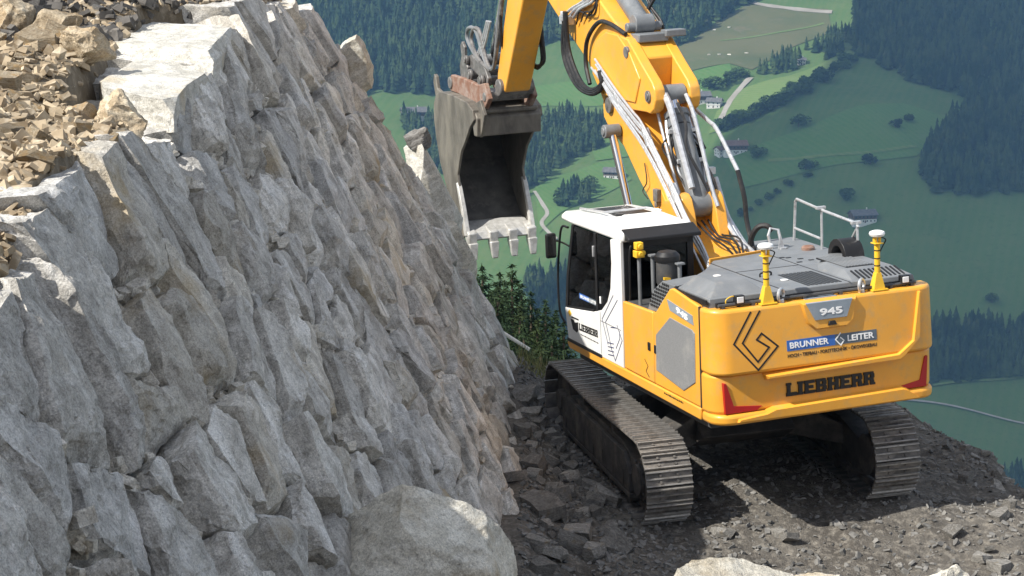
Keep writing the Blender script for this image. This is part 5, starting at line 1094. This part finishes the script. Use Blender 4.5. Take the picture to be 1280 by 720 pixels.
pipe('hydraulic_hose', [(-.30, 3.50, 5.0), (-.27, 3.70, 5.30), (-.27, 3.60, 5.66), (-.265, 3.16, 5.93), (-.26, 2.72, 5.93), (-.2, 2.3, 5.80)], .034, RUBBER, 6)
for k in range(3): pipe('hydraulic_pipe', [(-.25, 4.5 - .16 * k, 6.0 - .02 * k), (-.26, 4.2 - .16 * k, 6.10), (-.24, 3.7 - .2 * k, 6.25 + .02 * k), (-.23, 3.4, 6.5 + .1 * k)], .024, SILV)
for k in range(4): pipe('hydraulic_hose', [(-.24, 4.1 - .2 * k, 5.86 + .05 * k), (-.26, 3.9 - .2 * k, 6.06), (-.24, 3.55 - .1 * k, 6.02 + .06 * k), (-.22, 3.3, 6.2 + .06 * k)], .013, RUBBER)
part('valve_block', SILV, lambda m: (m.box(-.32, -.20, 4.25, 4.62, 5.84, 5.98), m.cyl((-.34, 4.4, 5.9), (-.34, 4.4, 6.05), .04, n=10)), bevel=.01)
for k in range(3): pipe('hydraulic_hose', [(.42, 3.0 - .06 * k, 6.35), (.40, 2.75, 6.15), (.46, 2.62 - .04 * k, 5.95), (.45, 2.4, 5.8)], .022, RUBBER if k else SILV)
pipe('work_lamp_arm', [(.36, 2.75, 6.1), (.46, 2.7, 6.32), (.42, 2.85, 6.45)], .03, BLK)

# ---- stick
SK = part('stick', YEL, lambda m: m.prism([(7.86, 4.52), (8.12, 4.46), (8.26, 4.62), (8.22, 4.82), (7.36, 6.5), (6.95, 7.9), (6.4, 8.3), (5.7, 8.05), (5.55, 7.65), (6.8, 6.1)], -.10, .36), bevel=.03)
part('pin_boss', GREASE, lambda m: (m.cyl((-.17, 8.05, 4.58), (.46, 8.05, 4.58), .15, n=20),), SK, bevel=.02)
hyd('bucket_cylinder', (.13, 7.55, 7.6), (.13, 9.12, 4.98), .105, .062, .55)
for xx in (-.16, .34): part('link_plate', GREASE, lambda m: m.prism([(8.50, 4.58), (8.66, 4.56), (8.85, 4.70), (9.15, 4.78), (9.5, 4.86), (9.56, 5.02), (9.30, 5.08), (8.95, 4.98), (8.6, 4.88), (8.45, 4.72)], xx - .04, xx + .04), SK, bevel=.015)
part('hook_plate', GREASE, lambda m: m.prism([(9.4, 4.55), (9.75, 4.55), (9.8, 4.85), (9.66, 5.05), (9.72, 5.22), (9.6, 5.30), (9.48, 5.2), (9.5, 5.0), (9.35, 4.85)], -.26, -.20), SK, bevel=.012)
for (yy, zz, r_) in ((9.25, 4.72, .11), (8.66, 4.66, .12), (9.42, 4.98, .08)): part('link_pin', GREASE, lambda m: (m.cyl((-.30, yy, zz), (.46, yy, zz), r_ * .7, n=16), m.cyl((-.27, yy, zz), (-.22, yy, zz), r_, n=18), m.cyl((.40, yy, zz), (.44, yy, zz), r_, n=18)), SK, bevel=.008)
for k in range(2): pipe('hydraulic_hose', [(-.14, 8.45, 4.85), (-.16 - .03 * k, 8.9, 4.95 + .06 * k), (-.16, 9.55 - .2 * k, 5.30), (-.16, 9.5 - .28 * k, 5.52), (-.15, 9.12 - .2 * k, 5.50), (-.15, 8.75 - .1 * k, 5.05), (-.15, 8.42, 4.88), (-.15, 8.2, 5.0), (-.15, 7.95 - .08 * k, 5.6), (-.14, 7.70 - .06 * k, 6.2)], .036, GREASE if k else CYLG, 6)
for k in range(3): pipe('hydraulic_pipe', [(-.14, 8.35 + .09 * k, 5.7), (-.15, 8.6 + .1 * k, 5.35), (-.15, 8.9 + .1 * k, 5.08)], .022, SILV)
for k in range(2): pipe('hydraulic_hose', [(.40, 7.35, 5.9), (.42, 7.42 - .1 * k, 5.4), (.44, 7.45 - .1 * k, 5.05), (.43, 7.68, 4.90 + .04 * k), (.38, 7.95, 5.05)], .03, RUBBER, 6)
pipe('hydraulic_hose', [(-.12, 7.6, 6.4), (-.15, 7.75, 5.9), (-.14, 7.82, 5.6), (-.12, 7.9, 5.3)], .03, RUBBER, 6)

# ---- quick coupler and bucket
for xx in (-.30, .52): part('coupler_plate', RUST, lambda m: m.prism([(8.05, 4.40), (8.30, 4.20), (8.75, 4.16), (9.6, 4.36), (10.15, 4.38), (10.25, 4.55), (10.05, 4.68), (9.3, 4.66), (8.6, 4.60), (8.25, 4.66)], xx - .045, xx + .045), bevel=.015)
part('coupler_cross', GREASE, lambda m: (m.box(-.28, .50, 8.5, 9.6, 4.30, 4.42), m.cyl((-.36, 10.1, 4.53), (.58, 10.1, 4.53), .07, n=14), m.cyl((-.36, 8.25, 4.42), (.58, 8.25, 4.42), .08, n=14), m.cyl((-.37, 10.1, 4.53), (-.33, 10.1, 4.53), .11, n=16)), bevel=.01)
BX0, BX1 = -.50, .76
outer = [(8.42, 3.98), (8.45, 4.18), (8.75, 4.30), (9.5, 4.36), (10.2, 4.37), (10.5, 4.30), (10.66, 4.12), (10.70, 3.85), (10.62, 3.48), (10.46, 3.05), (10.10, 2.54), (9.70, 2.08), (9.36, 1.80), (9.14, 1.82)]
def shell(m):
    P = [Vector(p) for p in outer]; inn = []
    for i, p in enumerate(P):
        d = (P[min(i + 1, len(P) - 1)] - P[max(i - 1, 0)]).normalized(); inn.append(p + Vector((d.y, -d.x)) * .045)
    n = len(P); vs = [(x, p.x, p.y) for x in (BX0 + .02, BX1 - .02) for p in P] + [(x, p.x, p.y) for x in (BX0 + .02, BX1 - .02) for p in inn]
    for i in range(n - 1):
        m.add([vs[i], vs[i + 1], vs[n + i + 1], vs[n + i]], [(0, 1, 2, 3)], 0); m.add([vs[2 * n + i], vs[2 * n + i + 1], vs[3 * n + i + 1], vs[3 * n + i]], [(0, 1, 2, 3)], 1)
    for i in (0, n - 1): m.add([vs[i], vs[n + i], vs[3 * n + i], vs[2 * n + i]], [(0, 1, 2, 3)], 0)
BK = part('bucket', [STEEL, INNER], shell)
mouth = [(9.08, 1.90), (9.23, 2.32), (9.40, 2.69), (9.47, 2.94), (9.31, 3.22), (9.20, 3.38), (8.94, 3.59), (8.63, 3.88), (8.40, 4.02)]
side = outer[1:-1] + mouth
for x0, x1 in ((BX0 - .012, BX0 + .035), (BX1 - .035, BX1 + .012)): part('side_plate', STEEL, lambda m: m.prism([(y, z) for y, z in side], x0, x1), BK, bevel=.01)
part('side_cutter', WORN, lambda m: m.prism([(9.06, 1.88), (9.21, 2.32), (9.38, 2.69), (9.46, 2.80), (9.52, 2.78), (9.30, 2.25), (9.20, 1.86)], BX0 - .035, BX0 + .05), BK, bevel=.012)
part('side_cutter', WORN, lambda m: m.prism([(9.06, 1.88), (9.21, 2.32), (9.38, 2.69), (9.46, 2.80), (9.52, 2.78), (9.30, 2.25), (9.20, 1.86)], BX1 - .05, BX1 + .035), BK, bevel=.012)
part('torque_tube', STEEL, lambda m: (m.prism([(8.40, 3.72), (8.36, 4.05), (8.50, 4.20), (8.70, 4.22), (8.55, 3.72)], BX0 + .03, BX1 - .03), m.cyl((BX0 + .1, 8.37, 4.16), (BX1 - .1, 8.37, 4.16), .05, n=12)), BK, bevel=.02)
part('hinge_ear', STEEL, lambda m: m.prism([(8.15, 4.12), (8.34, 3.80), (8.44, 3.70), (8.56, 3.80), (8.75, 4.25), (8.35, 4.36)], BX0 + .10, BX0 + .16), BK, bevel=.01)
part('back_ear', STEEL, lambda m: (m.prism([(10.25, 4.34), (10.60, 4.18), (10.72, 4.5), (10.66, 4.66), (10.56, 4.62), (10.5, 4.4)], BX0 + .02, BX0 + .09)), BK, bevel=.012)
part('cutting_lip', WORN, lambda m: m.prism([(9.02, 1.80), (9.10, 1.93), (9.42, 2.06), (9.60, 2.06), (9.40, 1.79), (9.15, 1.76)], BX0 + .04, BX1 - .04), BK, bevel=.012)
for x in (-.43, -.03, .34, .70):
    part('tooth_adapter', WORN, lambda m: m.hexa([(x - .08, 9.0, 1.72), (x + .08, 9.0, 1.72), (x + .07, 9.17, 1.70), (x - .07, 9.17, 1.70)], [(x - .09, 8.99, 1.93), (x + .09, 8.99, 1.93), (x + .085, 9.34, 2.02), (x - .085, 9.34, 2.02)]), BK, bevel=.025)
    part('tooth', WORN, lambda m: m.hexa([(x - .055, 8.96, 1.44), (x + .055, 8.96, 1.44), (x + .05, 9.02, 1.43), (x - .05, 9.02, 1.43)], [(x - .088, 8.965, 1.745), (x + .088, 8.965, 1.745), (x + .08, 9.175, 1.73), (x - .08, 9.175, 1.73)]), BK, bevel=.02)

# ------------------------------------------------------------------ haze between here and the far slope
hz = MB().box(-2680, 2680, -120, 4680, -560, 840).build('haze', pmat('haze_air', (1, 1, 1)))
m = bpy.data.materials.new('haze_volume'); m.use_nodes = True; n = m.node_tree.nodes; n.remove(n['Principled BSDF'])
pv = n.new('ShaderNodeVolumePrincipled'); pv.inputs['Color'].default_value = (.28, .55, .92, 1); pv.inputs['Density'].default_value = .00013; pv.inputs['Anisotropy'].default_value = .2
m.node_tree.links.new(pv.outputs[0], n['Material Output'].inputs['Volume']); hz.data.materials[0] = m
tag(hz, 'thin blue haze over the valley', kind='stuff')
